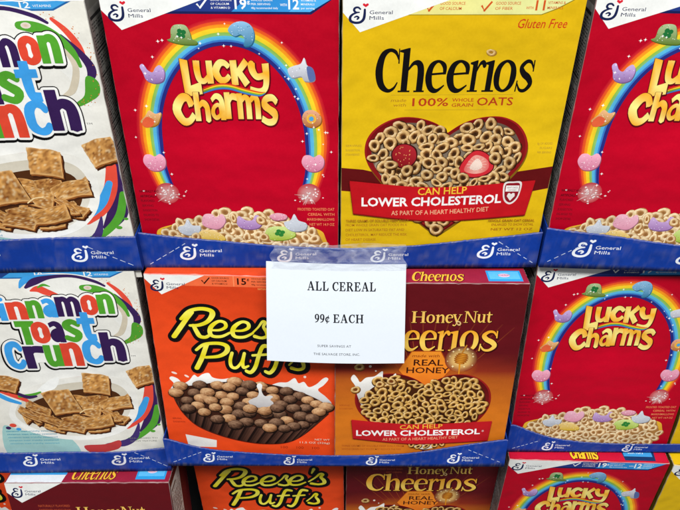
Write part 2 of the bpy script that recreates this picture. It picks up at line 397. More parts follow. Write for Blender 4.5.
def ball(P, part, x, y, rx, ry, rnd, light, mid, dark):
    n = 22; V, K, F = [(x - rx * .2, y + ry * .25)], [light], []
    P.dot(part, x + .3, y - .7, rx * 1.08, ry * 1.1, hx('#160a06'), hx('#160a06'), 16)
    for j, q in enumerate((.3, .55, .8, 1.0)):
        for i in range(n):
            th = 2 * pi * i / n; w = 1 + .025 * sin(3 * th + x * 2) + .02 * sin(5 * th + y)
            cx, cy = -.2 * (1 - q), .25 * (1 - q)
            V.append((x + rx * (q * w * cos(th) + cx), y + ry * (q * w * sin(th) + cy)))
            d = -cos(th) * .35 + sin(th) * .75
            b = .74 + d * q * .55 - q ** 3 * .5 + rnd.uniform(-.2, .18)
            K.append(mix(dark, mix(mid, light, (b - .5) * 2), b * 2 if b < .5 else 1))
    F += [[0, 1 + i, 1 + (i + 1) % n] for i in range(n)]
    for j in range(3):
        for i in range(n): F.append([1 + j * n + i, 1 + (j + 1) * n + i, 1 + (j + 1) * n + (i + 1) % n, 1 + j * n + (i + 1) % n])
    P.add(part, V, F, K)
def toast_square(P, part, x, y, s, ang, rnd, sq=.8, bend=.12):
    n = 15; V, K, F = [], [], []
    ca, sa = cos(ang), sin(ang); ph = rnd.uniform(0, 50)
    skew = rnd.uniform(-.25, .25)
    def pt(u, v):
        b = bend * (1 - u * u) * s
        X, Y = s * (u + skew * v), s * (v * sq) + b
        return x + ca * X - sa * Y, y + sa * X + ca * Y
    edge = [pt(-1 + 2 * i / 8, -1) for i in range(9)] + [pt(1, -1 + 2 * i / 8) for i in range(1, 9)] + [pt(1 - 2 * i / 8, 1) for i in range(1, 9)] + [pt(-1, 1 - 2 * i / 8) for i in range(1, 8)]
    ed = [(p[0] + .9 + .35 * sin(i * 1.9), p[1] - 2.6 + .4 * sin(i * 2.7)) for i, p in enumerate(edge)]
    P.poly(part, [(p[0] + 1.2, p[1] - 1.8) for p in ed], hx('#3a1a0a'))
    P.poly(part, ed, hx('#8a5022'))
    P.poly(part, [(p[0] + .35 + .2 * sin(i * 2.3), p[1] - 1.0 + .25 * sin(i * 1.3)) for i, p in enumerate(edge)], hx('#d2a062'))
    tone = rnd.uniform(-.1, .22)
    for j in range(n):
        for i in range(n):
            u, v = -1 + 2 * i / (n - 1), -1 + 2 * j / (n - 1)
            e = .97 + .03 * sin(ph + 7 * i + 5 * j)
            V.append(pt(u * e, v * e))
            w = sin(4.2 * v + 2.6 * sin(2.2 * u + ph) + ph) * .5 + .5
            t = .28 + tone + noise.noise(Vector((u * 3.4 + ph, v * 3.4, ph))) * .55 + w * .22
            c = mix(hx('#dda35a'), hx('#7c4014'), t + rnd.uniform(-.2, .2))
            q = rnd.random()
            if q < .12: c = mix(c, hx('#5c2a0c'), .55)
            elif q > .9: c = mix(c, hx('#f8e2b4'), .5)
            c = mix(c, hx('#5e3112'), max(0, -v * .6 + u * .5 - .2) * .45)
            c = mix(c, hx('#eec486'), .3 if max(abs(u), abs(v)) > .97 else 0)
            K.append(c)
    for j in range(n - 1):
        for i in range(n - 1): F.append([j * n + i, j * n + i + 1, (j + 1) * n + i + 1, (j + 1) * n + i])
    P.add(part, V, F, K)
def puff_shape(P, part, pts, col, n=5, shade=.55):
    """marshmallow: dark rim, body lit from above"""
    Q = smooth(pts, n); ys = [p[1] for p in Q]; a, b = min(ys), max(ys)
    P.poly(part, [(x + .7, y - .9) for x, y in Q], mul(col, .33))
    P.poly(part, Q, lambda x, y: mix(mul(col, shade), mix(col, (1, 1, 1), .22), (y - a) / (b - a)))
    rg = random.Random(int(a * 7 + b)); xs = [p[0] for p in pts]
    for _ in range(26):
        p = (rg.uniform(min(xs), max(xs)), rg.uniform(a, b))
        if inside(p, Q): P.dot(part, *p, .45, .4, mix(col, (1, 1, 1), .5) if rg.random() < .6 else mul(col, .6), n=6)
def sparkle(P, part, x, y, r, col=(.95, .93, .88)):
    V = [(x, y)]
    for i in range(16):
        q = r if i % 4 == 0 else (r * .35 if i % 2 else r * .5)
        V.append((x + q * cos(pi * i / 8), y + q * sin(pi * i / 8)))
    P.add(part, V, [[0, i + 1, (i + 1) % 16 + 1] for i in range(16)], col)
def glow(P, part, x, y, r, core, bg, rnd, spikes=22):
    n = spikes * 2
    V, K = [(x, y)], [core]
    for q, t in ((.35, .1), (.6, .4), (.8, .75)):
        for i in range(n):
            th = 2 * pi * i / n; rr = r * q * (1 + (.12 if i % 2 else -.1))
            V.append((x + rr * cos(th), y + rr * sin(th))); K.append(mix(core, bg(*V[-1]), t))
    for i in range(n):
        th = 2 * pi * i / n; rr = r * (rnd.uniform(.85, 1.25) if i % 2 else .72)
        V.append((x + rr * cos(th), y + rr * sin(th))); K.append(bg(*V[-1]))
    F = [[0, 1 + i, 1 + (i + 1) % n] for i in range(n)]
    for j in range(3):
        for i in range(n): F.append([1 + j * n + i, 1 + (j + 1) * n + i, 1 + (j + 1) * n + (i + 1) % n, 1 + j * n + (i + 1) % n])
    P.add(part, V, F, K)
def soft_glow(P, part, x, y, r, core, bg):
    n = 28; V, K = [(x, y)], [core]
    for q, t in ((.35, .12), (.6, .42), (.82, .8), (1.0, 1.0)):
        for i in range(n):
            V.append((x + r * q * cos(2 * pi * i / n), y + r * q * sin(2 * pi * i / n))); K.append(mix(core, bg(*V[-1]), t))
    F = [[0, 1 + i, 1 + (i + 1) % n] for i in range(n)]
    for j in range(3):
        for i in range(n): F.append([1 + j * n + i, 1 + (j + 1) * n + i, 1 + (j + 1) * n + (i + 1) % n, 1 + j * n + (i + 1) % n])
    P.add(part, V, F, K)
def scatter(region, r, rnd, tries=4000):
    xs = [p[0] for p in region]; ys = [p[1] for p in region]; out = []
    for _ in range(tries):
        p = (rnd.uniform(min(xs), max(xs)), rnd.uniform(min(ys), max(ys)))
        if inside(p, region) and all((p[0] - q[0]) ** 2 + (p[1] - q[1]) ** 2 > r * r for q in out): out.append(p)
    out.sort(key=lambda p: -p[1] + rnd.uniform(-3, 3))
    return out
def backdrop(P, part, W, H, fn, x0=0, y0=0, nx=14, ny=20):
    V = [(x0 + (W - x0) * i / nx, y0 + (H - y0) * j / ny) for j in range(ny + 1) for i in range(nx + 1)]
    F = [[j * (nx + 1) + i, j * (nx + 1) + i + 1, (j + 1) * (nx + 1) + i + 1, (j + 1) * (nx + 1) + i] for j in range(ny) for i in range(nx)]
    P.add(part, V, F, fn)

# script initial of the cereal maker, about 1 x 1.05
def emblem(P, part, x, y, s, ink, heart, rot=0):
    ca, sa = cos(rot), sin(rot)
    T = lambda V: [(x + s * (ca * 1.16 * a - sa * b), y + s * (sa * a + ca * b)) for a, b in V]
    polys = stroke([(.62, .88, .1), (.5, .99, .12), (.33, .96, .13), (.27, .81, .13), (.38, .68, .12), (.56, .68, .08)], 'r', False, 4)
    polys += stroke([(.42, .66, .1), (.2, .55, .13), (.06, .36, .15), (.09, .13, .16), (.33, .01, .16), (.62, .04, .16), (.8, .22, .16), (.86, .5, .15), (.87, .86, .12)], 'r', False, 4)
    polys += stroke([(.3, .36, .08), (.43, .42, .11), (.53, .34, .12), (.46, .24, .1)], 'r', False, 4)
    V, F = union(polys); P.add(part, T(V), F, ink)
    hp = [(.92, 1.0), (.75, 1.13), (.76, 1.23), (.84, 1.25), (.91, 1.18), (.99, 1.25), (1.07, 1.23), (1.08, 1.13)]
    V, F = poly(hp); P.add(part, T(V), F, heart)
def maker_mark(P, part, x, y, s, ink, heart, word=True):
    emblem(P, part, x, y, s, ink, heart)
    if word:
        P.text(part, 'General', x + 1.32 * s, y + .56 * s, s * 1.5, s * .25, ink, .003)
        P.text(part, 'Mills', x + 1.32 * s, y + .2 * s, s * .95, s * .25, ink, .0)
def badge(P, H, tip=(14.4, 27), left=11.3, right=88):
    P.poly('brand_badge', [(0, H), (0, H - left), (tip[0], H - tip[1]), (right, H)], WHITE)
    maker_mark(P, 'emblem', 5.5, H - 19.5, 12.2, NAVY, hx('#d02030'))

# ------------------------------------------------------------------ cartons
def carton(root, W, H, D, front, side, top, x0=0, y0=0):
    """folding carton with softly creased edges, colours per face"""
    c = .9; wr = random.Random(int(W * H))
    V, F, K = [], [], []
    pale = lambda q: mix(q, (.75, .72, .68), .16)
    lo, hi = (x0, 0, y0), (W, D, H)
    idx = {}
    def vert(p):
        V.append(tuple(q / 1000 for q in p)); return len(V) - 1
    faces = []
    for ax in range(3):
        for sd in (0, 1):
            o1, o2 = [i for i in range(3) if i != ax]
            q = []
            for a, b in ((0, 0), (1, 0), (1, 1), (0, 1)):
                p = [0, 0, 0]; p[ax] = hi[ax] if sd else lo[ax]
                p[o1] = hi[o1] - c if a else lo[o1] + c; p[o2] = hi[o2] - c if b else lo[o2] + c
                i = vert(p); q.append(i); idx[(ax, sd, a, b)] = i
            F.append(q); faces.append((ax, sd))
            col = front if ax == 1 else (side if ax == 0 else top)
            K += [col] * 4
    # rounded creases
    def get(ax, sd, other):  # other: dict axis->0/1
        o1, o2 = [i for i in range(3) if i != ax]
        return idx[(ax, sd, other[o1], other[o2])]
    for a, b in ((0, 1), (0, 2), (1, 2)):
        t = 3 - a - b
        for sa_ in (0, 1):
            for sb in (0, 1):
                i = [get(a, sa_, {b: sb, t: 0}), get(a, sa_, {b: sb, t: 1}), get(b, sb, {a: sa_, t: 1}), get(b, sb, {a: sa_, t: 0})]
                A0, A1, B1, B0 = (Vector(V[j]) for j in i); k = len(V); n = 30
                for q in range(n + 1):
                    wear = max(0, wr.gauss(.0, .2)) + (.25 if q in (0, n) else 0)
                    jt = Vector((wr.gauss(0, 1), wr.gauss(0, 1), wr.gauss(0, 1))) * (.00018 if 0 < q < n else 0); V.extend([tuple(A0.lerp(A1, q / n) + jt), tuple(B0.lerp(B1, q / n) + jt)]); K.extend([mix(pale(K[i[0]]), (.7, .66, .6), wear * .5), mix(pale(K[i[3]]), (.7, .66, .6), wear)])
                F.extend([k + 2 * q, k + 2 * q + 2, k + 2 * q + 3, k + 2 * q + 1] for q in range(n))
    for sx in (0, 1):
        for sy in (0, 1):
            for sz in (0, 1):
                i = [get(0, sx, {1: sy, 2: sz}), get(1, sy, {0: sx, 2: sz}), get(2, sz, {0: sx, 1: sy})]
                k = len(V); V.extend(V[j] for j in i); K.extend(pale(K[j]) for j in i); F.append([k, k + 1, k + 2])
    o = mesh('carton', V, F, M_PRINT, root, K)
    import bmesh
    bm = bmesh.new(); bm.from_mesh(o.data); bmesh.ops.recalc_face_normals(bm, faces=bm.faces); bm.to_mesh(o.data); bm.free()
    return o
def front_panel(W, H, x0=0, y0=0): return Panel(lambda x, y, h: (x / 1000, -h - 2e-5, y / 1000), x0, W, y0, H)
def top_panel(W, H, D): return Panel(lambda x, y, h: (x / 1000, y / 1000, H / 1000 + h + 2e-5), 0, W, 0, D, cell=1.0)
def side_panel(W, H, D, right): # x runs front to back
    return Panel((lambda x, y, h: (W / 1000 + h + 2e-5, x / 1000, y / 1000)) if right else (lambda x, y, h: (-h - 2e-5, x / 1000, y / 1000)), 0, D, 0, H, cell=1.0)
def nutrition_side(root, W, H, D, right, paper, ink, frac=1.0, seed=1):
    """facts table printed on the narrow side"""
    rnd = random.Random(seed); P = side_panel(W, H, D, right)
    x1 = D * frac - 3
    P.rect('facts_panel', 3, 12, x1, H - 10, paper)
    y = H - 16
    P.rect('facts_panel', 5, y - 3, x1 - 14, y, ink); y -= 7
    while y > 18:
        t = rnd.random()
        if t < .12:
            P.rect('facts_panel', 5, y, x1 - 2, y + 1.6, ink); y -= 3.2
        elif t < .2: y -= 3
        else:
            x = 5.0
            while x < x1 - 3:
                w = rnd.uniform(2, 7); w = min(w, x1 - 2 - x)
                P.rect('facts_panel', x, y, x + w, y + rnd.choice((1.0, 1.3, 1.5)), mix(ink, paper, rnd.uniform(0, .35))); x += w + rnd.uniform(.8, 2.2)
            y -= 2.7
    P.build(root, M_PRINT)

def rows_of_text(P, part, lines, x, y, lh, h, col, w, align='l'):
    if part == 'small_print': part = f'{part}#{x:.0f}_{y:.0f}'
    for i, (t, f) in enumerate(lines): P.text(part, t, x, y - i * lh, w * f, h, col, .005, align=align)

# ----- red box with the rainbow
def lucky_box(root):
    W, H, D = 190, 259, 62
    rnd = random.Random(5)
    red = hx('#b80021')
    bg = lambda x, y: mix(hx('#c40024'), hx('#ae001d'), min(1, sqrt(((x - 97) / 115) ** 2 + ((y - 125) / 150) ** 2)))
    carton(root, W, H, D, red, hx('#5d5552'), red)  # narrow sides greyed: shade of the gap is put into their colour
    P = front_panel(W, H)
    backdrop(P, 'front_print', W, H, bg)
    # banner
    b = 'nutrition_banner'
    P.poly(b, [(40, H), (40, H - 14), (167.5, H - 14), (187, H)], hx('#161c4e'))
    P.poly(b, [(45, H), (45, H - 12), (104, H - 12), (118, H)], hx('#23367c'))
    P.poly(b, [(104, H - 12), (118, H), (186, H), (166.6, H - 12)], hx('#2f86c8'))
    P.poly(b, [(150, H - 12), (160, H), (186, H), (166.6, H - 12)], hx('#4aa3dc'))
    P.line(b, [(77, H - 6, 1.5), (79.5, H - 9, 1.6), (85, H - 2.5, 1.4)], WHITE, 'l')
    rows_of_text(P, b, [('GOOD SOURCE', 1), ('OF CALCIUM', .86), ('& VITAMIN D', .9)], 88, H - 3.8, 3, 1.7, WHITE, 17)
    P.text(b, '19', 107, H - 9.8, 9.5, 8, WHITE, .02); P.text(b, 'g', 117, H - 5.5, 2.2, 3, WHITE, .01)
    rows_of_text(P, b, [('WHOLE GRAIN', 1), ('PER SERVING', .9), ('48g recommended daily', 1.25)], 120, H - 3.8, 3, 1.6, WHITE, 17)
    P.text(b, 'WITH', 143, H - 7.5, 5.4, 2, WHITE, .01); P.text(b, '12', 149.5, H - 9.8, 8.5, 8, WHITE, .02)
    rows_of_text(P, b, [('VITAMINS &', 1), ('MINERALS', .9), ('per serving', .9)], 159.5, H - 3.8, 3, 1.6, WHITE, 12)
    badge(P, H)
    # rainbow
    r = 'rainbow_picture'
    bands = ['#c4182c', '#de4a22', '#f08a1e', '#f6cc28', '#8cb83a', '#58b4d8', '#3a78c4', '#262a78']
    lim = [-.08, .05, .17, .30, .48, .62, .77, .85, 1.0]
    N = 56; ths = [radians(209 - 238 * i / N) for i in range(N + 1)]
    def rp(th, t):
        low = max(0, -sin(th)); th_w = 20.5 - 12 * low
        rr = 83.5 - th_w * t - 4 * low; ry = 108.5 - th_w * t
        return 97 + rr * cos(th), 132 + ry * sin(th)
    for k, col in enumerate(bands):
        V, K, F = [], [], []
        c0, c1 = hx(col), hx(bands[min(k + 1, 7)])
        for th in ths:
            for t in (lim[k], lim[k + 1]):
                V.append(rp(th, t)); K.append(mix(c0, bg(*V[-1]), .75) if k == 0 and t < 0 else (mix(c0, c1, .22) if t == lim[k + 1] else c0))
        for i in range(N): F.append([2 * i, 2 * i + 1, 2 * i + 3, 2 * i + 2])
        P.add(r, V, F, K)
    for x, y in ((31, 79), (162.5, 79)):
        for dx, dy, q, k in ((0, 2, 11, .42),): soft_glow(P, r, x + dx, y + dy, q, mix(bg(x, y), (.75, .68, .64), k), lambda X, Y: mix(bg(X, Y), (.75, .68, .64), .06))
        for _ in range(9):
            th = rnd.uniform(0, 2 * pi); P.line(r, [(x + 3 * cos(th), y + 2 * sin(th), 1.4), (x + rnd.uniform(9, 16) * cos(th), y + rnd.uniform(6, 11) * sin(th), .2)], mix(bg(x, y), (.8, .74, .7), rnd.uniform(.25, .55)), 'l')
        for _ in range(9): sparkle(P, r, x + rnd.gauss(0, 7), y + rnd.gauss(1, 4), rnd.uniform(.8, 2.2))
        for _ in range(22): P.dot(r, x + rnd.gauss(0, 6), y + rnd.gauss(0, 4), rnd.uniform(.4, 1.1), rnd.uniform(.4, 1.0), (.8, .72, .7), n=7)
    # charms on the arch
    m = 'marshmallow_picture'
    puff_shape(P, m + '#1', [(50, 224), (53, 226), (54, 233), (58, 236.5), (66, 236), (69, 230), (70, 225.5), (74, 223), (72, 220.5), (60, 221)], hx('#7fa23a'))
    for a in range(4): P.dot(m + '#1', 62 + 2.3 * cos(a * pi / 2 + .5), 229.5 + 2.3 * sin(a * pi / 2 + .5), 2, 1.9, hx('#1c6b34'))
    puff_shape(P, m + '#2', [(100, 232), (104, 237.5), (112, 239.5), (119, 236), (121, 228), (118, 220.5), (112, 219.5), (113, 225), (110, 229), (105, 227.5)], hx('#46a0d0'))
    puff_shape(P, m + '#3', [(24, 202), (27, 204), (30, 199), (34, 197), (37, 201), (41, 203), (44, 198), (42, 190), (35, 187.5), (28, 190), (26, 196)], hx('#b78ad2'))
    puff_shape(P, m + '#4', [(147, 200), (152, 203), (158, 205), (161, 210), (163, 204), (168, 200), (169, 191), (161, 190), (158, 194), (150, 193)], hx('#dcdce6'))
    P.blob(m + '#4', [(163, 202), (168, 201), (170, 192), (165, 190)], hx('#5a6aa0'))
    puff_shape(P, m + '#5', [(17, 152), (22, 158), (26, 163), (31, 160), (36, 161), (34, 155), (31, 150), (25, 148)], hx('#eda030'))
    P.blob(m + '#5', [(18, 151), (23, 157), (29, 154), (27, 148.5), (21, 147)], hx('#e0603a'))
    puff_shape(P, m + '#6', [(158, 157), (161, 163), (168, 164), (174, 159), (174, 152), (168, 148), (160, 150)], hx('#e68a38'))
    P.dot(m + '#6', 166, 156, 4.2, 4.4, hx('#d83a4a'), hx('#f2c642'))
    P.dot(m + '#6', 166, 156, 2, 2.2, hx('#4aa6d8'))
    for cx in (23.5, 166.5):
        puff_shape(P, f'{m}#h{cx}', [(cx - 10, 113), (cx - 8, 120), (cx - 3, 121), (cx + 1, 119), (cx + 6, 121.5), (cx + 10, 117), (cx + 9, 109), (cx + 3, 104.5), (cx - 5, 105.5)], hx('#ec86a8'), shade=.72)
    for _ in range(46):
        th = radians(rnd.uniform(-25, 205)); x, y = rp(th, rnd.uniform(-.35, 1.15))
        sparkle(P, r, x, y, rnd.uniform(.9, 2.0))
    # title
    ycol = lambda x, y: mix(hx('#f3ac28'), hx('#f9eb8a'), .5 + .5 * sin(y * .2 + x * .12))
    dk = hx('#5c0812')
    L1 = [('L', 57.5, 74, 175.5, 209), ('u', 68.5, 84.5, 187, 207.5), ('c', 84, 99.5, 187.5, 208.5), ('k', 99, 114.8, 184.5, 209.5), ('y', 113.8, 131.5, 178, 207.5)]
    L2 = [('C', 46.5, 66.5, 149, 179), ('h', 65.5, 79, 152, 180), ('a', 79.5, 92, 154.5, 179), ('r', 91.8, 103.5, 155.5, 180), ('m', 102.5, 122.6, 155.5, 179), ('s', 122.6, 137.6, 149.5, 178.5)]
    outs = [(.85, dk, .35, -.6)]
    P.word('title_lettering', 'bouncy', L1, ycol, outs); P.word('title_lettering#2', 'bouncy', L2, ycol, outs)
    for k, (col, o) in enumerate((('#d8401e', 2.0), ('#f4c52a', .7), ('#6aa838', -.6), ('#3f78c0', -1.9))):
        P.line('title_lettering', [(75, 181 + o, .8), (86, 184.6 + o, 1.4), (97, 184.8 + o, 1.4), (110, 181 + o, 1.4), (122, 178.4 + o * .8, 1.1), (127, 179.5 + o * .3, .5)], hx(col))
    # cereal heap
    c = 'bowl_picture'
    P.blob(c, [(14, 20), (14, 34), (20, 43), (50, 50), (97, 56), (140, 49), (170, 42), (177, 33), (177, 18), (150, 4), (95, 2), (40, 4)], lambda x, y: mix(hx('#c8861e'), hx('#eebc38'), y / 50))
    heap = smooth([(20, 10), (20, 38), (38, 48), (60, 56), (80, 60), (97, 62), (118, 60), (140, 53), (160, 44), (171, 36), (171, 10), (95, 4)])
    P.poly(c, heap, hx('#a8763e'))
    pts = scatter(heap, 6.8, rnd, 5000)
    for i, (x, y) in enumerate(pts):
        oat_ring(P, c, x, y, rnd.uniform(5.3, 6.6), rnd, hx('#f3dcae'), hx('#b58450'), hx('#8a5a2c'), hx('#a87a48'))
    def ch(pts, col, k=.72):
        mx, my = sum(p[0] for p in pts) / len(pts), sum(p[1] for p in pts) / len(pts)
        puff_shape(P, f'{m}#{mx:.0f}{my:.0f}', [(mx + 1.25 * (x - mx), my + 1.15 * (y - my)) for x, y in pts], hx(col), shade=k)
    ch([(62, 48), (64, 57), (70, 58), (73, 55), (78, 58), (80, 51), (75, 44), (68, 44)], '#f0a0b8')
    ch([(95, 50), (97, 56), (102, 52), (107, 52), (110, 57), (115, 53), (112, 45), (104, 43), (97, 45)], '#b886c8')
    ch([(122, 36), (125, 43), (134, 44.5), (143, 42), (145, 35), (137, 31), (127, 31)], '#b8d040')
    for a in range(4): P.dot(m + '#13438', 133.5 + 2.8 * cos(a * pi / 2 + .4), 38 + 2.3 * sin(a * pi / 2 + .4), 2.4, 2.1, hx('#2c7c34'))
    ch([(140, 50), (145, 52), (148, 58), (151, 52), (157, 49), (156, 43), (148, 41), (142, 44)], '#cfd4de')
    ch([(38, 44), (43, 46), (46, 52), (49, 46), (55, 45), (53, 38), (45, 36), (39, 39)], '#d4d8e2')
    ch([(58, 38), (66, 40), (75, 36), (77, 30), (66, 29), (58, 32)], '#f0c43c')
    ch([(126, 57), (132, 60), (139, 58), (138, 54), (130, 53)], '#e890a8')
    for x, y in ((84, 45), (116, 52), (90, 54), (52, 33), (118, 33)): oat_ring(P, c, x, y, 4.8, rnd, hx('#f0d3a0'), hx('#a87440'), hx('#8a5a2c'), hx('#9a6a38'))
    # small print
    sp = 'small_print'
    rows_of_text(P, sp, [('FROSTED TOASTED OAT', .96), ('CEREAL WITH', .7), ('MARSHMALLOWS', .72), ('NET WT 14.9 OZ', .66)], 186, 63, 5.6, 3.0, hx('#e88a5a'), 36, 'r')
    rows_of_text(P, sp, [('NATURALLY AND', 1), ('ARTIFICIALLY', .85), ('FLAVORED', .7), ('SERVING', .6), ('SUGGESTION', .75), ('ENLARGED TO', .8), ('SHOW DETAIL', .8)], 5, 82, 5.2, 2.6, hx('#5e0a1a'), 18)
    P.build(root, M_PRINT, {'emblem': 'brand_badge'})
    T = top_panel(W, H, D); T.rect('top_flap_print', 2, 2, 188, 60, hx('#c21432'))
    T.rect('top_flap_print', 0, 17, 62, 60, hx('#243a86')); T.rect('top_flap_print', 0, 14.5, 62, 17, hx('#4a9ad8'))
    bx = [('C', 74, 80.5, 3, 18), ('h', 80, 85.5, 3.5, 18), ('a', 85.3, 90, 3.5, 16), ('r', 89.8, 94, 3.5, 16), ('m', 93.8, 101.5, 3.5, 16), ('s', 101.3, 107, 3, 16)]
    T.word('top_flap_print', 'bouncy', bx, hx('#f4c02c'), [(.8, hx('#5c0812'), .2, -.3)])
    T.poly('top_flap_print', [(135, 26), (138, 3), (174, 3), (176, 26)], hx('#16325c')); T.rect('top_flap_print', 138, 9, 172, 24, hx('#3f94cc'))
    T.text('top_flap_print', 'BOX TOPS', 144, 13, 18, 4, WHITE, .01)
    T.build(root, M_PRINT)
    nutrition_side(root, W, H, D, False, hx('#8d8a86'), hx('#151313'), 1.0, 3)  # panel ground greyed too, painted shade between the boxes

# ----- yellow box
def heart_path(half_l, half_r, n=5):
    return catmull(half_l, False, n)[:-1] + catmull(half_r, False, n)[:-1]
def cheerios_word(P, part, B, y, xh, fill, outs, dot):
    bx = [(c, a, b, y, None) for c, (a, b) in zip('Cheerios', B)]
    P.word(part, 'roman', bx, fill, outs, 0.03, xh)
    return bx
def ribbon(P, part, tl, tm, tr, br, bm, bl, col, fold):
    top = catmull([tl, tm, tr], False, 8); bot = catmull([br, bm, bl], False, 8)
    P.poly(part, top + bot, lambda x, y: mix(col, mul(col, .8), abs(x - tm[0]) / 100))
def oats_picture_box(root):
    W, H, D = 193.5, 259, 62
    rnd = random.Random(8)
    yel = hx('#d8b010'); bg = lambda x, y: mix(hx('#e2b914'), hx('#d2a80c'), min(1, abs(y - 130) / 140))
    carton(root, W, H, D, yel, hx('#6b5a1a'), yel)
    P = front_panel(W, H)
    backdrop(P, 'front_print', W, H, bg)
    b = 'nutrition_banner'
    P.poly(b, [(30, H), (30, H - 13.6), (159, H - 13.6), (171, H - 9), (186, H)], hx('#8c7a1c'))
    P.poly(b, [(30, H), (30, H - 13), (158.5, H - 13), (170, H - 8.5), (184.5, H)], lambda x, y: mix(hx('#e6d678'), hx('#d4d894'), x / 180))
    o = hx('#c4501c')
    for x in (66, 110): P.line(b, [(x, H - 6, 1.6), (x + 2.6, H - 10, 1.8), (x + 8, H - 3, 1.5)], o, 'l')
    rows_of_text(P, b, [('GOOD SOURCE', 1), ('OF CALCIUM', .86)], 77, H - 5.5, 4, 2.4, o, 20); rows_of_text(P, b, [('GOOD SOURCE', 1), ('OF FIBER', .7)], 121, H - 5.5, 4, 2.4, o, 20)
    P.text(b, '11', 153, H - 9.8, 7.5, 8, o, .02); P.text(b, 'WITH', 145.5, H - 9, 6, 2.2, o, .01)
    rows_of_text(P, b, [('VITAMINS &', 1), ('MINERALS', .9)], 162.5, H - 5, 4, 2.2, o, 14)
    badge(P, H)
    P.text('title_lettering', 'Gluten Free', 140.5, 235, 40, 7.6, hx('#c23a14'), .006, shear=.2)
    B = [(27.4, 47), (46.6, 69.5), (69.5, 86.8), (87.3, 106), (106, 119.5), (118.5, 128.5), (127, 145.8), (146.6, 160.5)]
    cheerios_word(P, 'title_lettering', B, 181, 27.6, BLACK, [], None)
    oat_ring(P, 'title_lettering', 122.8, 215, 4.2, rnd, hx('#e2bd7a'), hx('#9a6a2c'), hx('#b08420'), hx('#a07a20'))
    t = hx('#b23a18')
    P.text('title_lettering', '100%', 60.5, 168.4, 31, 7.4, t, .012); P.text('title_lettering', 'WHOLE', 94.5, 172.3, 18.5, 3.2, t, .008); P.text('title_lettering', 'GRAIN', 94.5, 167.6, 18.5, 3.2, t, .008)
    P.text('title_lettering', 'OATS', 116, 168.8, 31, 7.4, t, .012)
    P.text('title_lettering', 'made', 42, 172.3, 13, 3, hx('#a8741c'), shear=.25); P.text('title_lettering', 'with', 44, 168, 11, 3, hx('#a8741c'), shear=.25)
    P.rect('title_lettering', 42, 178.3, 146, 178.6, hx('#b08a1e')); P.rect('title_lettering', 54, 164.6, 134, 164.9, hx('#b08a1e'))
    mar = hx('#5e0d0f')
    P.add('front_print', *poly([(0, 109), (20, 107), (40, 102), (40, 78), (20, 83), (0, 85)]), mar); P.add('front_print', *poly([(W, 109), (175, 106), (150, 102), (150, 76), (175, 82), (W, 86)]), mar)
    # heart bowl
    c = 'bowl_picture'
    def heart(k, dy=0):
        cx, cy = 94, 102
        l = [(93.8, 143.3), (83, 152), (66, 157.6), (48, 157.5), (32, 149.5), (23, 138), (21, 124), (25, 111), (36, 95), (54, 72), (74, 50), (93, 34)]
        r_ = [(93, 34), (113, 51), (133, 72), (152, 94), (163, 110), (167, 124), (164.5, 138), (155, 151), (140, 158), (122, 157.6), (106, 152), (93.8, 143.3)]
        T = lambda Q: [(cx + (x - cx) * k, cy + (y - cy) * k + dy) for x, y in Q]
        return heart_path(T(l), T(r_))
    P.poly(c, [(x + .8, y - 2.2) for x, y in heart(1.0)], hx('#7a5c10'))
    P.poly(c, heart(1.0), lambda x, y: mix(hx('#5c080c'), hx('#9c1a1c'), (y - 40) / 110)); P.poly(c, heart(.972, .6), lambda x, y: mix(hx('#a01c1e'), hx('#6e0c10'), (y - 40) / 110))
    P.poly(c, heart(.915, -.6), lambda x, y: mix(hx('#3a1a10'), hx('#b8aa92'), .2 + .5 * (y < 110)))
    inner = heart(.9, -.8)
    pts = scatter(inner, 7.7, rnd, 9000)
    for x, y in pts: oat_ring(P, c, x, y, rnd.uniform(5.9, 6.9), rnd, hx('#e4bb7c'), hx('#70431a'), hx('#1e1007'), hx('#2c1808'))
    # strawberries
    f = 'strawberry_picture'
    P.blob(f + '#1', [(46, 116), (45, 125), (50, 132), (59, 133), (67, 128), (68, 117), (62, 109), (52, 109)], hx('#3c0c0c'))
    P.blob(f + '#1', [(47, 117), (46, 125), (51, 131.5), (59, 132), (66, 127), (67, 117), (61, 110), (53, 110)], lambda x, y: mix(hx('#7a0c12'), hx('#d83440'), .75 - sqrt((x - 59) ** 2 + (y - 124) ** 2) / 22))
    for i in range(26):
        x, y = 48 + rnd.uniform(0, 18), 111 + rnd.uniform(1, 19)
        if inside((x, y), [(49, 117), (48, 125), (52, 130), (59, 130), (65, 126), (65, 117), (60, 112), (54, 112)]): P.dot(f + '#1', x, y, .4, .6, hx('#e0a060'), n=6)
    P.blob(f, [(107, 104), (110, 116), (119, 126), (128, 125), (137, 117), (139, 107), (132, 100), (119, 98)], hx('#5c0c10'))
    P.blob(f, [(108, 105), (111, 116), (119, 125), (128, 124), (136, 117), (138, 107.5), (131, 101), (119, 99)], hx('#d02a34'))
    P.blob(f, [(112, 106), (115, 115), (120, 121), (127, 120), (133, 115), (134, 108), (129, 103.5), (120, 102.5)], lambda x, y: mix(hx('#f0b0a0'), hx('#dc5a58'), abs(x - 123) / 12))
    P.blob(f, [(117, 108), (119, 114), (123, 118), (127, 114), (128, 109), (123, 106)], hx('#f2d8c8'))
    for i in range(14):
        a = 2 * pi * i / 14; P.line(f, [(123 + 4 * cos(a), 112 + 4 * sin(a), .3), (123 + 9 * cos(a), 112 + 7.4 * sin(a), .5)], hx('#f0c0b0'), 'l')
    for x, y in ((104, 103), (139, 118), (112, 98), (132, 97), (45, 112), (60, 106)): oat_ring(P, c, x, y, 6.2, rnd, hx('#e4bb7c'), hx('#70431a'), hx('#1e1007'), hx('#2c1808'))
    # ribbon
    q = 'claim_ribbon'
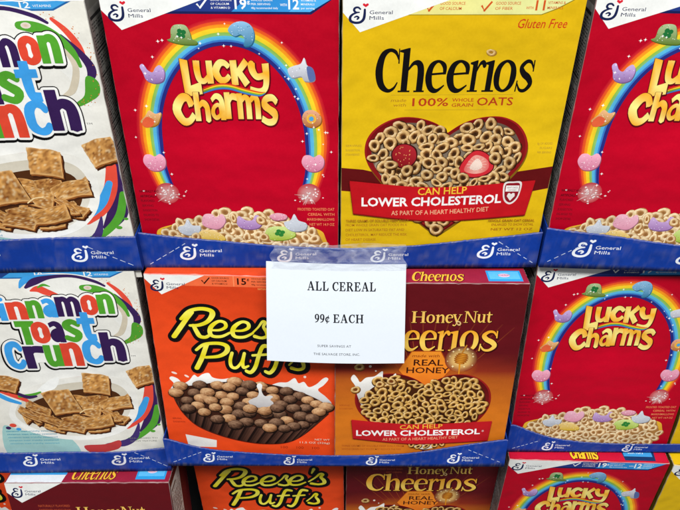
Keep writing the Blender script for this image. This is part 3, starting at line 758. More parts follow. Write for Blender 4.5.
    ribbon(P, q, (7.5, 94.6), (88, 87.3), (179.6, 94), (175.6, 56.6), (88, 50.8), (11.6, 59.8), hx('#8c0c12'), None)
    ribbon(P, q, (8, 96), (88, 88.5), (179.3, 95.2), (175.5, 58), (88, 52.2), (12, 61), hx('#c8141e'), None)
    P.text(q, 'CAN HELP', 71.5, 80.4, 45.5, 7.6, hx('#f2c43a'), .012, rot=.03)
    P.text(q, 'LOWER CHOLESTEROL', 19.5, 67.6, 131, 9.4, (.9, .88, .85), .028, arc=1.4, rot=.02)
    P.text(q, '*', 152.5, 71.5, 2.6, 6, WHITE)
    P.text(q, 'AS PART OF A HEART HEALTHY DIET', 48, 57.5, 92, 5.0, hx('#eab08a'), .006, arc=1.1, rot=.04)
    P.blob(q, [(151, 92.5), (159, 94.1), (167, 93), (166.5, 79.5), (163.5, 72.5), (158.7, 69.5), (153.5, 73), (151.1, 80.5)], hx('#ded8d2'))
    P.blob(q, [(152.5, 91.1), (159, 92.5), (165.5, 91.5), (165.2, 80), (162.5, 74), (158.7, 71.5), (154.5, 74.5), (152.5, 81)], hx('#8a1420'))
    P.rect(q, 153, 83.5, 165.3, 89.9, hx('#e8e4de')); P.text(q, 'HEART-CHECK', 154.1, 86.8, 10, 1.8, hx('#602020')); P.text(q, 'CERTIFIED', 155.1, 84.2, 8, 1.6, hx('#602020'))
    P.poly(q, [(158.8, 73.5), (155.1, 78.5), (155.9, 81.5), (157.5, 81.9), (158.8, 80.5), (160.3, 82), (162.1, 81.5), (162.5, 78.5)], hx('#e6dcd6'))
    s = 'small_print'; w = hx('#a8661a')
    rows_of_text(P, s, [('THREE GRAMS OF SOLUBLE FIBER DAILY', 1), ('FROM WHOLE GRAIN OAT FOODS IN A', .98), ('DIET LOW IN SATURATED FAT AND', .94), ('CHOLESTEROL, MAY REDUCE THE RISK', .99), ('OF HEART DISEASE.', .5)], 5, 51, 5.6, 3.0, w, 60)
    rows_of_text(P, s, [('WHOLE GRAIN OAT CEREAL', 1), ('ENLARGED TO SHOW DETAIL', .9), ('NET WT 12 OZ', .9)], 186, 50, 5.4, 2.8, hx('#8c3a14'), 45, 'r')
    rows_of_text(P, s, [('SERVING', 1), ('SUGGESTION', .9), ('STRAWBERRIES', .9)], 4, 130, 4.4, 2.2, hx('#b08a2a'), 14); rows_of_text(P, s, [('0g OF ADDED', 1), ('SUGARS', .8), ('PER SERVING', .9)], 189, 131, 4.4, 2.2, hx('#b08a2a'), 14, 'r')
    P.build(root, M_PRINT, {'emblem': 'brand_badge'})

# ----- dark red honey box
def honey_box(root):
    W, H, D = 190, 242, 60
    rnd = random.Random(21)
    mar = hx('#5e0f16')
    def bg(x, y):
        t = (y - 78) / 92 + .10 * ((x - 95) / 95) ** 2 * (1 if y > 60 else 0)
        c = mix(hx('#cf711b'), hx('#8a2c18'), t) if t < .62 else mix(hx('#9a3419'), hx('#5e0f16'), (t - .5) / .4)
        return c
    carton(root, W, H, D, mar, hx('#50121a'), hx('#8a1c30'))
    P = front_panel(W, H)
    backdrop(P, 'front_print', W, H, bg)
    for i in range(40):
        a = radians(9 + 162 * i / 39); r0, r1 = 50, 190
        x0, y0, x1, y1 = 95 + r0 * cos(a), 85 + r0 * .6 * sin(a), 95 + r1 * cos(a), 85 + r1 * .62 * sin(a)
        if 2 < x1 < 188 and y1 < 205:
            P.add('front_print', [(x0, y0), (x1 - .7, y1), (x1 + .7, y1)], [[0, 1, 2]], lambda x, y: mix(bg(x, y), hx('#d8803a'), .035))
    badge(P, H, (15, 27), 13, 66)
    gold = lambda x, y: mix(hx('#f0a62a'), hx('#f8cf5c'), .5 + .5 * sin((y - 160) * .19))
    t = 'title_lettering'
    hn = [('H', 76.5, 91, 195, None), ('o', 91.5, 100, 195, None), ('n', 100.6, 110, 195, None), ('e', 110.4, 118, 195.2, None), ('y', 117.4, 127, 195.4, None), ('N', 129, 142.3, 195.4, None), ('u', 142, 151, 195.6, None), ('t', 151.3, 157.3, 195.6, None)]
    P.word(t, 'roman', hn, hx('#efbf5c'), [(.55, hx('#3a0609'), .35, -.4)], 0, 10.2)
    B = [(25, 48), (47.6, 69), (69.3, 85.5), (86, 103), (103.4, 116.5), (116.3, 127), (127, 146), (147.5, 165.5)]
    cheerios_word(P, t + '#2', B, 160, 25.5, gold, [(1.1, hx('#3a0609'), .6, -.7)], None)
    oat_ring(P, t + '#2', 124.3, 194.6, 3.6, rnd, hx('#f0cf90'), hx('#9a5c24'), hx('#4a0c10'), hx('#3a0609'))
    s = 'small_print'
    rows_of_text(P, s, [('NATURALLY FLAVORED', 1), ('SWEETENED WHOLE GRAIN', 1), ('OAT CEREAL', .55)], 70, 209, 6, 3.2, hx('#b8502c'), 37, 'r')
    # honey badge
    b = 'honey_badge'
    P.poly(b, [(66, 134.5), (79, 159.6), (109.5, 159.8), (121.5, 135), (107, 112), (82, 112)], hx('#b04a10'))
    P.poly(b, [(67, 134.5), (79.6, 158.6), (109, 158.8), (120.4, 135), (106.5, 113), (82.5, 113)], lambda x, y: mix(hx('#ee9028'), hx('#e2701c'), (160 - y) / 50))
    P.text(b, 'made with', 80, 151.6, 28, 3.8, hx('#8a3208'), .002, shear=.25)
    P.text(b, 'REAL', 82, 140.6, 31, 8.2, hx('#3c1208'), .014); P.text(b, 'HONEY', 75, 130.6, 45, 7.8, hx('#3c1208'), .014)
    # dipper
    d = 'honey_dipper_picture'
    soft_glow(P, d, 131, 149, 17, hx('#f2c878'), bg)
    for a in (.2, .7, 1.2, 1.8, 2.2, 2.9, 3.4, 4.1, 5.0, 5.6): sparkle(P, d, 131 + rnd.uniform(11, 16) * cos(a), 150 + rnd.uniform(10, 14) * sin(a), rnd.uniform(1.0, 2.2), hx('#fbe7b0'))
    P.line(d, [(129.8, 148, 2.2), (130.2, 130, 1.4), (129.6, 112, 1.8)], hx('#d88a1c'))
    for k in range(6):
        y = 144.5 + k * 2.2; w = 7.6 * sqrt(max(.1, 1 - ((k - 2.5) / 3.6) ** 2))
        P.dot(d, 131 + (k - 2.5) * .5, y, w, 1.7, hx('#e89a2c'), hx('#8a4208'), 16, -.2)
    P.line(d, [(131.5, 158, 1.8), (135, 167, 1.7)], hx('#b97828'))
    # heart bowl
    c = 'bowl_picture'
    def heart(k, dy=0):
        cx, cy = 95, 82
        l = [(97, 113), (86, 122), (70, 128.6), (52, 129.4), (36, 123), (25, 110), (21.6, 95), (24.5, 80), (34, 66), (52, 48), (76, 31), (100, 18)]
        r_ = [(100, 18), (120, 30), (142, 48), (158, 65), (166, 80), (168, 96), (164, 111), (153, 123), (138, 129), (122, 128), (108, 121.5), (97, 113)]
        T = lambda Q: [(cx + (x - cx) * k, cy + (y - cy) * k + dy) for x, y in Q]
        return heart_path(T(l), T(r_))
    P.poly(c, heart(1.0), lambda x, y: mix(hx('#64090c'), hx('#981c1a'), (y - 30) / 100)); P.poly(c, heart(.97, .5), lambda x, y: mix(hx('#8e1a1c'), hx('#4c080a'), (y - 30) / 100))
    P.poly(c, heart(.92, -1), lambda x, y: mix(hx('#2a0e05'), hx('#4a2208'), (y - 30) / 100))
    inner = heart(.9, -1.2)
    milk = 'milk_splash_picture'
    P.blob(milk, [(24, 100), (22, 112), (17, 122), (20, 128), (24, 123), (27, 118), (33, 124), (42, 126), (50, 133), (51, 124), (58, 124), (64, 130), (63, 121), (50, 117), (38, 108), (33, 96), (30, 84)], lambda x, y: mix(hx('#b8b2ac'), hx('#efebe4'), (y - 90) / 32))
    pts = scatter(inner, 7.3, rnd, 9000)
    for x, y in pts:
        if y < 124 and not (x < 42 and y > 108): oat_ring(P, c, x, y, rnd.uniform(5.4, 6.9), rnd, hx('#e9b964'), hx('#70400e'), hx('#1e0d03'), hx('#2c1405'))
    for x, y in ((22.3, 107.4), (25.9, 138), (60, 119), (48, 115)): oat_ring(P, c, x, y, 5.2, rnd, hx('#e6bc72'), hx('#7c4a18'), hx('#6a3010'), hx('#5a2c0a'))
    P.dot(milk, 37, 139, 1.5, 1.6, hx('#eadfd2')); P.dot(milk, 43, 133, .9, 1.0, hx('#eadfd2'))
    P.blob(milk, [(88, 27), (100, 29), (116, 28), (110, 24), (100, 22), (92, 24)], hx('#d8ccb8'))
    for x, y in ((86, 29), (94, 26), (103, 27), (112, 29), (120, 31)): oat_ring(P, c, x, y, 4.6, rnd, hx('#e9b964'), hx('#70400e'), hx('#1e0d03'), hx('#2c1405'))
    q = 'claim_ribbon'
    ribbon(P, q, (18, 64.8), (88, 58.6), (172.6, 63.8), (170.8, 35.2), (90, 29.6), (20.4, 37.2), hx('#8c0c12'), None)
    ribbon(P, q, (18.4, 66), (88, 59.8), (172.4, 65), (170.6, 36.5), (90, 30.8), (20.6, 38.4), hx('#c41a22'), None)
    P.text(q, 'CAN HELP', 72, 52.2, 47, 6.2, hx('#f0b83a'), .010, rot=.05)
    P.text(q, 'LOWER CHOLESTEROL', 24, 41.4, 137, 8.0, (.9, .88, .85), .028, arc=1.2, rot=.025); P.text(q, '*', 162.5, 47, 2.4, 5, WHITE)
    P.text(q, 'AS PART OF A HEART HEALTHY DIET', 53.5, 34.2, 84, 4.2, hx('#e8a078'), .006, arc=.8, rot=.05)
    rows_of_text(P, s, [('SERVING', 1), ('SUGGESTION', 1.3)], 5, 84, 4.6, 2.4, hx('#a84c18'), 11)
    rows_of_text(P, s, [('THREE GRAMS OF SOLUBLE FIBER DAILY FROM', 1), ('WHOLE GRAIN OAT FOODS MAY REDUCE THE RISK', .96)], 8, 24, 5, 2.6, hx('#a84c18'), 70)
    P.build(root, M_PRINT, {'emblem': 'brand_badge'})
    T = top_panel(W, H, D); tp = 'top_flap_print'
    T.rect(tp, 1, 1, W - 1, D - 1, hx('#962038')); T.poly(tp, [(2, 0), (2, 40), (72, 40), (66, 0)], hx('#dfe2e2')); T.rect(tp, 2, 10, 68, 20, hx('#3a9ad8'))
    T.text(tp, 'General Mills cereal', 12, 13, 44, 3, WHITE)
    Bt = [(74, 82), (82, 89.5), (89.8, 95.8), (96, 102.4), (102.6, 107.6), (107.2, 111.2), (111.4, 118), (118.4, 125)]
    T.word(tp, 'roman', [(ch, a, b_, 4, None) for ch, (a, b_) in zip('Cheerios', Bt)], hx('#f0b83c'), [(.5, hx('#4a0a10'), .3, -.2)], .22, 12.5)
    T.rect(tp, 150, 4, 184, 24, hx('#2f9ad6')); T.rect(tp, 152, 8, 182, 22, hx('#5cb6e6')); T.dot(tp, 167, 15, 6, 3.4, hx('#d89ab0'), hx('#e6c8d8')); T.text(tp, 'BOX TOPS', 161, 13.8, 12, 3, hx('#7a3050'))
    T.build(root, M_PRINT)
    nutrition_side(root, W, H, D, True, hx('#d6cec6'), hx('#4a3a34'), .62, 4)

# ----- orange box
def peanut_box(root, ext=0):
    W, H, D = 190, 254, 60
    rnd = random.Random(31)
    org = hx('#e4431a'); bg = lambda x, y: mix(hx('#ea4a1c'), hx('#c83a16'), min(1, max(0, (y - 190) / 60)))
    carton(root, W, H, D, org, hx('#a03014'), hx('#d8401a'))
    P = front_panel(W, H); backdrop(P, 'front_print', W, H, bg)
    b = 'nutrition_banner'; k = hx('#2a0c06')
    P.poly(b, [(30, H), (30, H - 13), (150, H - 13), (165, H)], hx('#e8683c')); P.rect(b, 88, H - 12.5, 89, H - .5, hx('#f08a5a'))
    P.line(b, [(57, H - 6, 1.3), (59.5, H - 9.6, 1.6), (65, H - 2.8, 1.2)], k, 'l')
    rows_of_text(P, b, [('GOOD SOURCE', 1), ('OF CALCIUM', .86), ('& VITAMIN D', .9)], 67, H - 4, 3.4, 1.9, k, 17)
    P.text(b, '15', 92, H - 10.2, 9, 7.6, k, .02); P.text(b, 'g', 101.6, H - 5, 2.4, 3, k, .01)
    rows_of_text(P, b, [('WHOLE GRAIN', 1), ('PER SERVING', .9), ('48g recommended', 1.1)], 106, H - 4, 3.4, 1.9, k, 18)
    badge(P, H, (15.5, 24), 5.5, 60)
    P.poly(b, [(138, 240), (141, 231), (181, 231), (186, 245), (186, 254), (150, 254)], hx('#2e130c')); P.text(b, 'SWEET & CRUNCHY', 144, 234, 36, 3.4, hx('#8a4a2a'))
    P.text('small_print', 'NATURALLY FLAVORED', 112, 238, 24, 2.2, hx('#f0b060')); P.text('small_print', 'CORN PUFFS', 124, 234, 12, 2.0, hx('#f0b060'))
    T1 = [('R', 19.5, 67.5, 175.5, 216), ('e', 57.5, 82, 177, 200.5), ('e', 81, 105.5, 177, 200.5), ('s', 102.5, 121, 177, 201.5), ('e', 117.5, 141.5, 177.5, 201), ("'", 148, 154, 203, 215), ('s', 143.5, 167.5, 178.5, 205)]
    T2 = [('P', 39.5, 79.5, 134, 172.5), ('u', 76.5, 98.5, 136, 160), ('f', 93, 123, 130, 171), ('f', 113.5, 143.5, 130, 171), ('s', 139.5, 158, 136, 162)]
    yl = lambda x, y: mix(hx('#e8d81c'), hx('#f6ec58'), .5 + .5 * sin(y * .3 + x * .05))
    both = T1 + T2
    P.word('title_lettering', 'brush', both, yl, [(4.4, hx('#2a0806'), .7, -.9), (3.9, BLACK, 0, 0)])
    # cup
    c = 'bowl_picture'
    rim = catmull([(11, 104), (13, 95), (22, 84), (40, 72), (65, 61), (95, 55), (125, 53), (152, 57), (172, 67), (183, 79)], False, 10)
    base = catmull([(11.5, 100), (15, 86), (22, 70), (35, 53.7), (57, 41), (84, 32), (110, 28.6), (136, 32), (156, 46), (182.5, 77)], False, 10)
    n = len(rim)
    P.poly(c, [(x, y - 2.2) for x, y in base] + [(182.5, 78), (183, 79)] + [(x, y + 1) for x, y in rim[::-1]], hx('#6a1c0c'))
    for i in range(n - 1):
        a, b2 = rim[i], rim[i + 1]; d, e = base[i], base[i + 1]
        ph = (i % 4) / 3
        lo_, hi_ = mix(hx('#140906'), hx('#46291e'), ph), mix(hx('#1e0d08'), hx('#5e3d30'), ph)
        P.add(c, [a, b2, e, d], [[0, 1, 2, 3]], [hi_, hi_, lo_, lo_])
    heap = smooth([(11, 103), (22, 84), (40, 71), (65, 60), (95, 55), (125, 53), (152, 57), (172, 67), (182, 79), (178, 92), (160, 104), (140, 112), (112, 119), (86, 120), (60, 118), (36, 113), (20, 112)])
    milk = 'milk_splash_picture'; mk = lambda x, y: mix(hx('#b4aeae'), hx('#f2efea'), (y - 84) / 30)
    P.blob(milk, [(12, 104), (15, 114), (11, 121), (14, 124), (20, 121), (25, 115), (32, 119), (38, 127), (42, 124), (47, 128), (54, 130), (58, 124), (68, 122), (80, 124), (92, 118), (66, 104), (40, 96)], mk)
    P.blob(milk, [(118, 112), (128, 119), (138, 120), (146, 126), (150, 119), (156, 121), (161, 114), (169, 118), (176, 126), (180, 128), (182, 125), (177, 117), (171, 110), (180, 100), (184, 90), (150, 94), (126, 100)], mk)
    P.dot(milk, 17, 129, 3.2, 1.4, hx('#f0dcd0'), n=12, a=-.4); P.dot(milk, 30, 125, 2.8, 1.3, hx('#f0dcd0'), n=12, a=-.6); P.dot(milk, 157, 128, 1.5, 1.7, hx('#f0dcd0'))
    P.poly(c, heap, hx('#3a1c10'))
    pts = scatter(heap, 10.4, rnd, 9000)
    for i, (x, y) in enumerate(pts):
        if 102 < x < 116 and 91 < y < 106: continue
        rr = rnd.uniform(7.0, 8.6)
        if (i % 2 == 0) != (rnd.random() < .22): ball(P, c, x, y, rr, rr * .8, rnd, hx('#e4b888'), hx('#b37e54'), hx('#56331a'))
        else: ball(P, c, x, y, rr, rr * .8, rnd, hx('#a07a5e'), hx('#634331'), hx('#20110a'))
    P.blob(milk, [(97, 88), (95, 93), (100, 97), (105, 100), (107, 107), (105, 115), (108, 119), (111, 116), (110, 108), (113, 101), (119, 102), (122, 100), (119, 96), (122, 92), (121, 88), (114, 85), (105, 84)], mk)
    for x, y, t in ((96, 82, 1), (126, 84, 0), (112, 79, 1)): ball(P, c, x, y, 8, 6.4, rnd, *((hx('#e4b888'), hx('#b37e54'), hx('#56331a')) if t else (hx('#a07a5e'), hx('#634331'), hx('#20110a'))))
    s = 'small_print'
    rows_of_text(P, s, [('SERVING', 1), ('SUGGESTION', 1.35)], 8, 62, 5, 2.4, hx('#7a1c0a'), 10)
    rows_of_text(P, s, [('NET WT', .5), ('11.5 OZ (326g)', 1)], 184, 36, 5, 2.8, hx('#f4d0b4'), 34, 'r')
    P.poly(s, [(20, 39), (55, 31), (54, 20), (22, 20)], hx('#e8e2da'))
    for i in range(3): P.text(s, '100', 128 + i * 18, 21, 8, 4, hx('#8a2410'))
    P.build(root, M_PRINT, {'emblem': 'brand_badge'})
    T = top_panel(W, H, D); T.rect('top_flap_print', 2, 2, 188, 58, hx('#dc4a20')); T.build(root, M_PRINT)

# ----- white box
def toast_box(root):
    W, H, D, X0 = 190, 281, 62, -12
    rnd = random.Random(44)
    wh = hx('#e4e1d8'); bg = lambda x, y: mix(hx('#eceae4'), hx('#dedace'), min(1, sqrt(((x - 100) / 120) ** 2 + ((y - 160) / 150) ** 2)))
    carton(root, W, H, D, wh, hx('#6a6761'), wh, X0)  # sides painted darker than their cream board, as shade in the gap
    P = front_panel(W, H, X0); backdrop(P, 'front_print', W, H, bg, X0)
    b = 'nutrition_banner'
    P.poly(b, [(X0, H), (X0, 272.6), (165, 272.6), (181, H)], hx('#1f5c98')); P.poly(b, [(X0, H), (X0, 274), (164.6, 274), (178, H)], hx('#3c94cf'))
    P.poly(b, [(X0, H), (X0, 274), (60, 274), (70, H)], hx('#1d3c7a'))
    P.text(b, '10', 92, 275, 8, 5, WHITE, .015); P.text(b, '12', 140, 275, 8, 5, WHITE, .015); P.text(b, 'WHOLE GRAIN', 102, 275.6, 22, 2, WHITE); P.text(b, 'VITAMINS', 150, 275.6, 14, 2, WHITE)
    # swirl behind the name
    w = 'swirl_picture'
    G, Pu, Bl, Rd = hx('#4f9a2e'), hx('#371f52'), hx('#3c98d8'), hx('#dc4a38')
    P.blob(w, [(78, 262), (90, 276), (120, 278.5), (150, 272), (172, 255), (184, 232), (186, 210), (178, 190), (170, 196), (160, 222), (120, 246), (92, 250)], hx('#e6e4dc'))
    P.line(w, [(74, 262, 2), (80, 270, 7), (92, 274, 5), (104, 276, 3), (118, 276.6, 1)], Bl); P.line(w, [(80, 262, 3), (90, 269, 8), (106, 274, 4.4), (128, 275, 3.4), (148, 269, 3.6), (158, 263, 2.4)], Pu)
    P.line(w, [(84, 258, 2), (92, 260, 8), (100, 256, 8), (112, 251, 3)], Rd); P.line(w, [(92, 262, 1.5), (98, 265, 3), (104, 263, 1)], G)
    P.line(w, [(162, 266, 3), (171, 256, 5), (178, 243, 5.5), (181, 230, 3)], Rd); P.line(w, [(166, 252, 3), (176, 240, 5), (183, 228, 7), (184, 220, 7.5), (181, 213, 5)], Pu)
    P.line(w, [(136, 261, 7), (144, 260, 9.5), (154, 257, 9), (164, 250, 7), (172, 238, 6.5), (176, 226, 3)], G)
    P.blob(w, [(178, 216), (184, 216), (188, 210), (186, 200), (176, 193), (166, 189), (166, 193), (174, 200)], G)
    P.dot(w, 141, 261, 4, 2.6, hx('#c8a890'), hx('#d8d0c4')); P.dot(w, 157, 190, 3.6, 1.8, G)
    P.line(w, [(164, 244, 2), (172, 226, 5), (166, 206, 6), (158, 200, 3)], hx('#cbbfa8'))
    for _ in range(70):
        th = rnd.uniform(-1.2, 1.0); q = rnd.uniform(1.02, 1.16)
        P.dot(w, 112 + 72 * q * cos(th), 225 + 50 * q * sin(th), .5, .5, hx('#c8783c'), n=6)
    # name
    cols = {'p': hx('#331b4c'), 'b': hx('#3d9ade'), 'r': hx('#d9452f'), 'g': hx('#4f9c2c')}
    rows = [('Cinnamon', 'pbrgbprg', [(31, 46, 220.5, 249), (47, 53.2, 222, 243), (55.3, 74.7, 223.3, 245), (75.6, 90.4, 224.6, 246.5), (91.6, 104.8, 225.5, 248.5), (105.6, 129.4, 226.5, 250.5), (131, 147, 228, 252.3), (147.6, 163, 229.3, 253.5)]),
            ('Toast', 'grpgb', [(58.5, 77.5, 190.5, 220.5), (73.6, 91.6, 192, 219.5), (92.4, 106.4, 193, 220), (106.6, 124.6, 193.3, 222.5), (122.6, 139.6, 194, 231)]),
            ('Crunch', 'bpgrbp', [(39.4, 58.4, 157, 194.5), (59.2, 79.8, 158, 188), (80.8, 98.2, 160, 189), (98.8, 119.6, 161, 192.5), (121, 141.4, 163, 196), (141.8, 165.6, 166, 205)])]
    boxes, fill = [], []
    for word, cc, bb in rows:
        for ch, k, q in zip(word, cc, bb): boxes.append((ch, *q)); fill.append(cols[k])
    G_ = [fit_glyph('block', *q) for q in boxes]
    dot_i = (disc(50.6, 248.2, 3.4, 2.8, 12), )
    t = 'title_lettering'
    for o, col, dx, dy in ((3.9, BLACK, -1.0, -1.6), (3.7, BLACK, 0, 0), (2.8, hx('#eceae4'), 0, 0)):
        for V, F in G_:
            Vg, Fg = grow(V, F, o); P.add(t, [(x + dx, y + dy) for x, y in Vg], Fg, col)
        P.poly(t, [(x + dx, y + dy) for x, y in disc(50.6, 248.2, 3.4 + o, 2.8 + o, 14)], col)
        for x0, y0, x1, y1 in ((60, 165, 150, 185), (70, 196, 132, 214), (60, 228, 150, 238), (70, 186, 140, 196), (72, 216, 128, 228)):
            P.poly(t, [(x0, y0), (x1, y0 + 4), (x1, y1 + 4), (x0, y1)], col)
    for (V, F), q, c_ in zip(G_, boxes, fill): P.add(t, *grow(V, F, .55), c_)
    P.poly(t, dot_i[0], cols['b']); P.text(t, 'TM', 170, 172, 5, 2, hx('#505050'))
    # bowl
    P.line(w, [(92, 137, 5), (106, 142, 6), (126, 142, 6), (148, 138, 4)], hx('#c83c50'))
    P.line(w, [(170, 150, 3), (184, 138, 16), (188, 112, 20), (182, 84, 20), (168, 62, 10)], Pu); P.line(w, [(188, 100, 6), (181, 76, 8), (166, 58, 7), (150, 48, 8)], G)
    P.line(w, [(183, 130, 9), (178, 106, 12), (166, 84, 12), (150, 70, 8)], Rd); P.line(w, [(178, 112, 6), (168, 92, 9), (154, 78, 8), (140, 70, 4)], Bl)
    P.dot(w, 186, 72, 2.2, 1.6, G); P.dot(w, 178, 62, 3, 2, G)
    P.blob(w, [(10, 72), (30, 66), (60, 60), (84, 50), (84, 20), (10, 20)], hx('#9cc4c0'))
    P.blob('bowl_picture', [(24, 90), (30, 72), (50, 54), (80, 42), (110, 40), (140, 46), (160, 64), (168, 90), (150, 40), (120, 18), (60, 18), (36, 40)], hx('#2f6a2a'))
    P.blob('bowl_picture', [(120, 42), (150, 52), (164, 76), (160, 52), (142, 38)], hx('#40306a')); P.blob('bowl_picture', [(96, 40), (120, 42), (138, 48), (134, 34), (104, 28)], hx('#b83c3c'))
    c = 'bowl_picture'
    P.blob(c, [(22, 92), (28, 74), (46, 60), (76, 51), (108, 50), (140, 60), (160, 80), (168, 104), (166, 128), (152, 142), (120, 146), (80, 140), (40, 122)], lambda x, y: mix(hx('#f2f0ea'), hx('#dcd8ce'), (y - 50) / 110))
    P.blob(c, [(29, 92), (36, 76), (54, 64), (80, 57), (106, 57), (134, 66), (152, 84), (160, 106), (156, 126), (142, 136), (116, 138), (80, 132), (44, 114)], lambda x, y: mix(hx('#e2dccf'), hx('#c4bba8'), (y - 60) / 80))
    P.blob(c, [(36, 90), (44, 78), (60, 69), (84, 62), (106, 62), (128, 70), (146, 86), (152, 104), (146, 122), (120, 128), (84, 122), (50, 108)], hx('#4a2810'))
    P.blob(c, [(58, 122), (76, 140), (88, 144), (80, 128)], hx('#ecebe6'))
    sq = [(46, 90, 12, .6, .6), (58, 86, 13, .3, .7), (104, 84, 14, -.3, .6), (130, 92, 13, .4, .6), (104, 110, 12, -.2, .6), (124, 112, 13, .3, .6), (92, 78, 13, .1, .6), (70, 74, 12, -.4, .7), (140, 84, 12, -.3, .6), (118, 72, 13, .2, .6),
          (126, 135, 15, -.2, .95), (152, 112, 9, .5, .4), (142, 104, 19, .3, .45), (112, 97, 13, -.35, .8), (56, 101, 15, -.55, .42), (46, 92, 15, -.75, .36), (134, 88, 11, -.9, .45), (84, 109, 17, .2, 1.05), (66, 82, 13, -.6, .45), (90, 74, 15, -.18, .7), (118, 80, 18, .1, .48)]
    for x, y, s_, a, q in sq: toast_square(P, c, x, y, s_ * .95, a + rnd.uniform(-.1, .1), rnd, q, rnd.choice((-.1, .08, .16)))
    P.line(c, [(101, 92, 1.2), (108, 97, 1.2), (116, 98, 1.2)], hx('#efd09a'))
    P.line(w, [(18, 128, 5), (32, 120, 6), (46, 112, 5)], Rd); P.line(w, [(14, 124, 6), (26, 114, 6), (38, 108, 4)], Bl); P.line(w, [(40, 118, 4), (54, 120, 4), (64, 124, 2)], G); P.line(w, [(36, 124, 4), (48, 117, 5), (58, 118, 3)], Pu)
    toast_square(P, c, 28, 137, 13, -.25, rnd); toast_square(P, c, 178, 145, 14, .3, rnd, .85)
    P.dot(w, 22, 74, 4, 3, Rd); P.dot(w, 16, 70, 3, 2.4, Pu); P.dot(w, 27, 68, 3, 2.2, Bl)
    s = 'small_print'
    rows_of_text(P, s, [('ENLARGED TO', 1), ('SHOW TEXTURE', .95)], 150, 50, 4.6, 2.2, hx('#70706c'), 32)
    for i in range(5): rows_of_text(P, s, [('cinnamon toast crunchy sweetened', 1)], 12, 64 - i * 5, 4, 2.4, hx('#3c94b0'), 56)
    P.build(root, M_PRINT)
    T = Panel(lambda x, y, h: (x / 1000, y / 1000, H / 1000 + h + 2e-5), X0, W, 0, D, cell=1.0); T.rect('top_flap_print', X0 + 1, 1, 164, 60, hx('#2c66a8')); T.build(root, M_PRINT)
    nutrition_side(root, W, H, D, True, hx('#7c7974'), hx('#262424'), 1.0, 6)  # facts ground toned down, gap shade in its colour

# ------------------------------------------------------------------ place the boxes
def pose(o, x, y, z, tilt, yaw, roll, sc=(1, 1, 1)):
    Rx = Matrix.Rotation(radians(tilt), 3, 'X'); Rz = Matrix.Rotation(radians(yaw), 3, 'Z'); Ry = Matrix.Rotation(radians(roll), 3, 'Y')
    M = (Rz @ Rx @ Ry).to_4x4(); M.translation = (x, y, z)
    o.matrix_world = M @ Matrix.Diagonal((*sc, 1))
def dup(src, label, name=None):
    r = src.copy(); C.objects.link(r); r['label'] = label
    for ch in [q for q in src.children]:
        c = ch.copy(); C.objects.link(c); c.parent = r; c.matrix_parent_inverse = ch.matrix_parent_inverse.copy()
        for g in ch.children:
            d = g.copy(); C.objects.link(d); d.parent = c; d.matrix_parent_inverse = g.matrix_parent_inverse.copy()
    return r
GRP = {'l': 'red rainbow cereal boxes', 'c': 'yellow oat ring cereal boxes', 'h': 'dark red honey cereal boxes', 'p': 'orange peanut puff cereal boxes', 't': 'white cinnamon cereal boxes'}

lucky = thing('cereal_box', 'red Lucky Charms box in the top row, left neighbour of the large yellow Cheerios box', 'cereal box', GRP['l']); lucky_box(lucky)
pose(lucky, -.1916, .5732, -.397, .74, -.12, .27)
o = dup(lucky, 'red Lucky Charms box at right end of the top row, cut by the edge'); pose(o, .1998, .573, -.3953, 1.12, -2.62, .41)
o = dup(lucky, 'red Lucky Charms box in the middle row, right of the dark red honey box'); pose(o, .2011, .5681, -.6607, -2.17, -.21, -.45)
o = dup(lucky, 'red Lucky Charms box at the bottom right showing its top flap and upper front'); pose(o, .1993, .5668, -.9252, 2.72, -1.56, .53)

yellow = thing('cereal_box', 'large yellow Cheerios box with strawberries in a heart shaped bowl', 'cereal box', GRP['c']); oats_picture_box(yellow)
pose(yellow, .0002, .5727, -.3974, 1.84, 1.53, .31)
o = dup(yellow, 'sliver of a yellow box at the right edge of the middle row'); pose(o, .3955, .5685, -.6622, -2.0, -.3, -.2)
o = dup(yellow, 'yellow box with white badge cut by the bottom right corner'); pose(o, .3945, .5610, -.9300, 2.4, -1.6, .5)

honey = thing('cereal_box', 'dark red Honey Nut Cheerios box right of the paper price sign', 'cereal box', GRP['h']); honey_box(honey)
pose(honey, -.0063, .5315, -.6432, -4, .01, .38)
o = dup(honey, 'dark red Honey Nut box at bottom left with its white badge showing'); pose(o, -.3913, .4909, -.9537, -8, -.21, -.42, (1.018, 1.3, 1.15))
o = dup(honey, 'dark red Honey Nut box in the bottom row, right of the orange box'); pose(o, .0066, .5908, -.9245, 1.93, .05, .39, (1.018, 1, 1))

orange = thing('cereal_box', "orange Reese's Puffs box with brown cup, partly covered by the paper price sign", 'cereal box', GRP['p']); peanut_box(orange)
pose(orange, -.1959, .544, -.6518, -3.3, -1.52, .56)
o = dup(orange, "orange Reese's Puffs box in the bottom row with its full name showing"); pose(o, -.1862, .605, -.9500, 2.21, -.1, -.65, (1.018, 1, 1.0))
o = dup(orange, 'corner of an orange box with black and yellow letters at the bottom left edge'); pose(o, -.628, .622, -.967, 1, 0, 0)

white = thing('cereal_box', 'white Cinnamon Toast Crunch box with coloured letters in the middle row', 'cereal box', GRP['t']); toast_box(white)
pose(white, -.3921, .546, -.6765, -2.27, 1.13, .07)
o = dup(white, 'white Cinnamon Toast Crunch box cut by the left edge of the top row'); pose(o, -.3883, .56, -.4080, 1.28, 1.09, -.43, (1.0145, 1, .955))
for ch in o.children:
    if ch.name.startswith('carton'):
        ch.data = ch.data.copy()
        for v in ch.data.vertices:
            if v.co.z < .02: v.co.z += .013

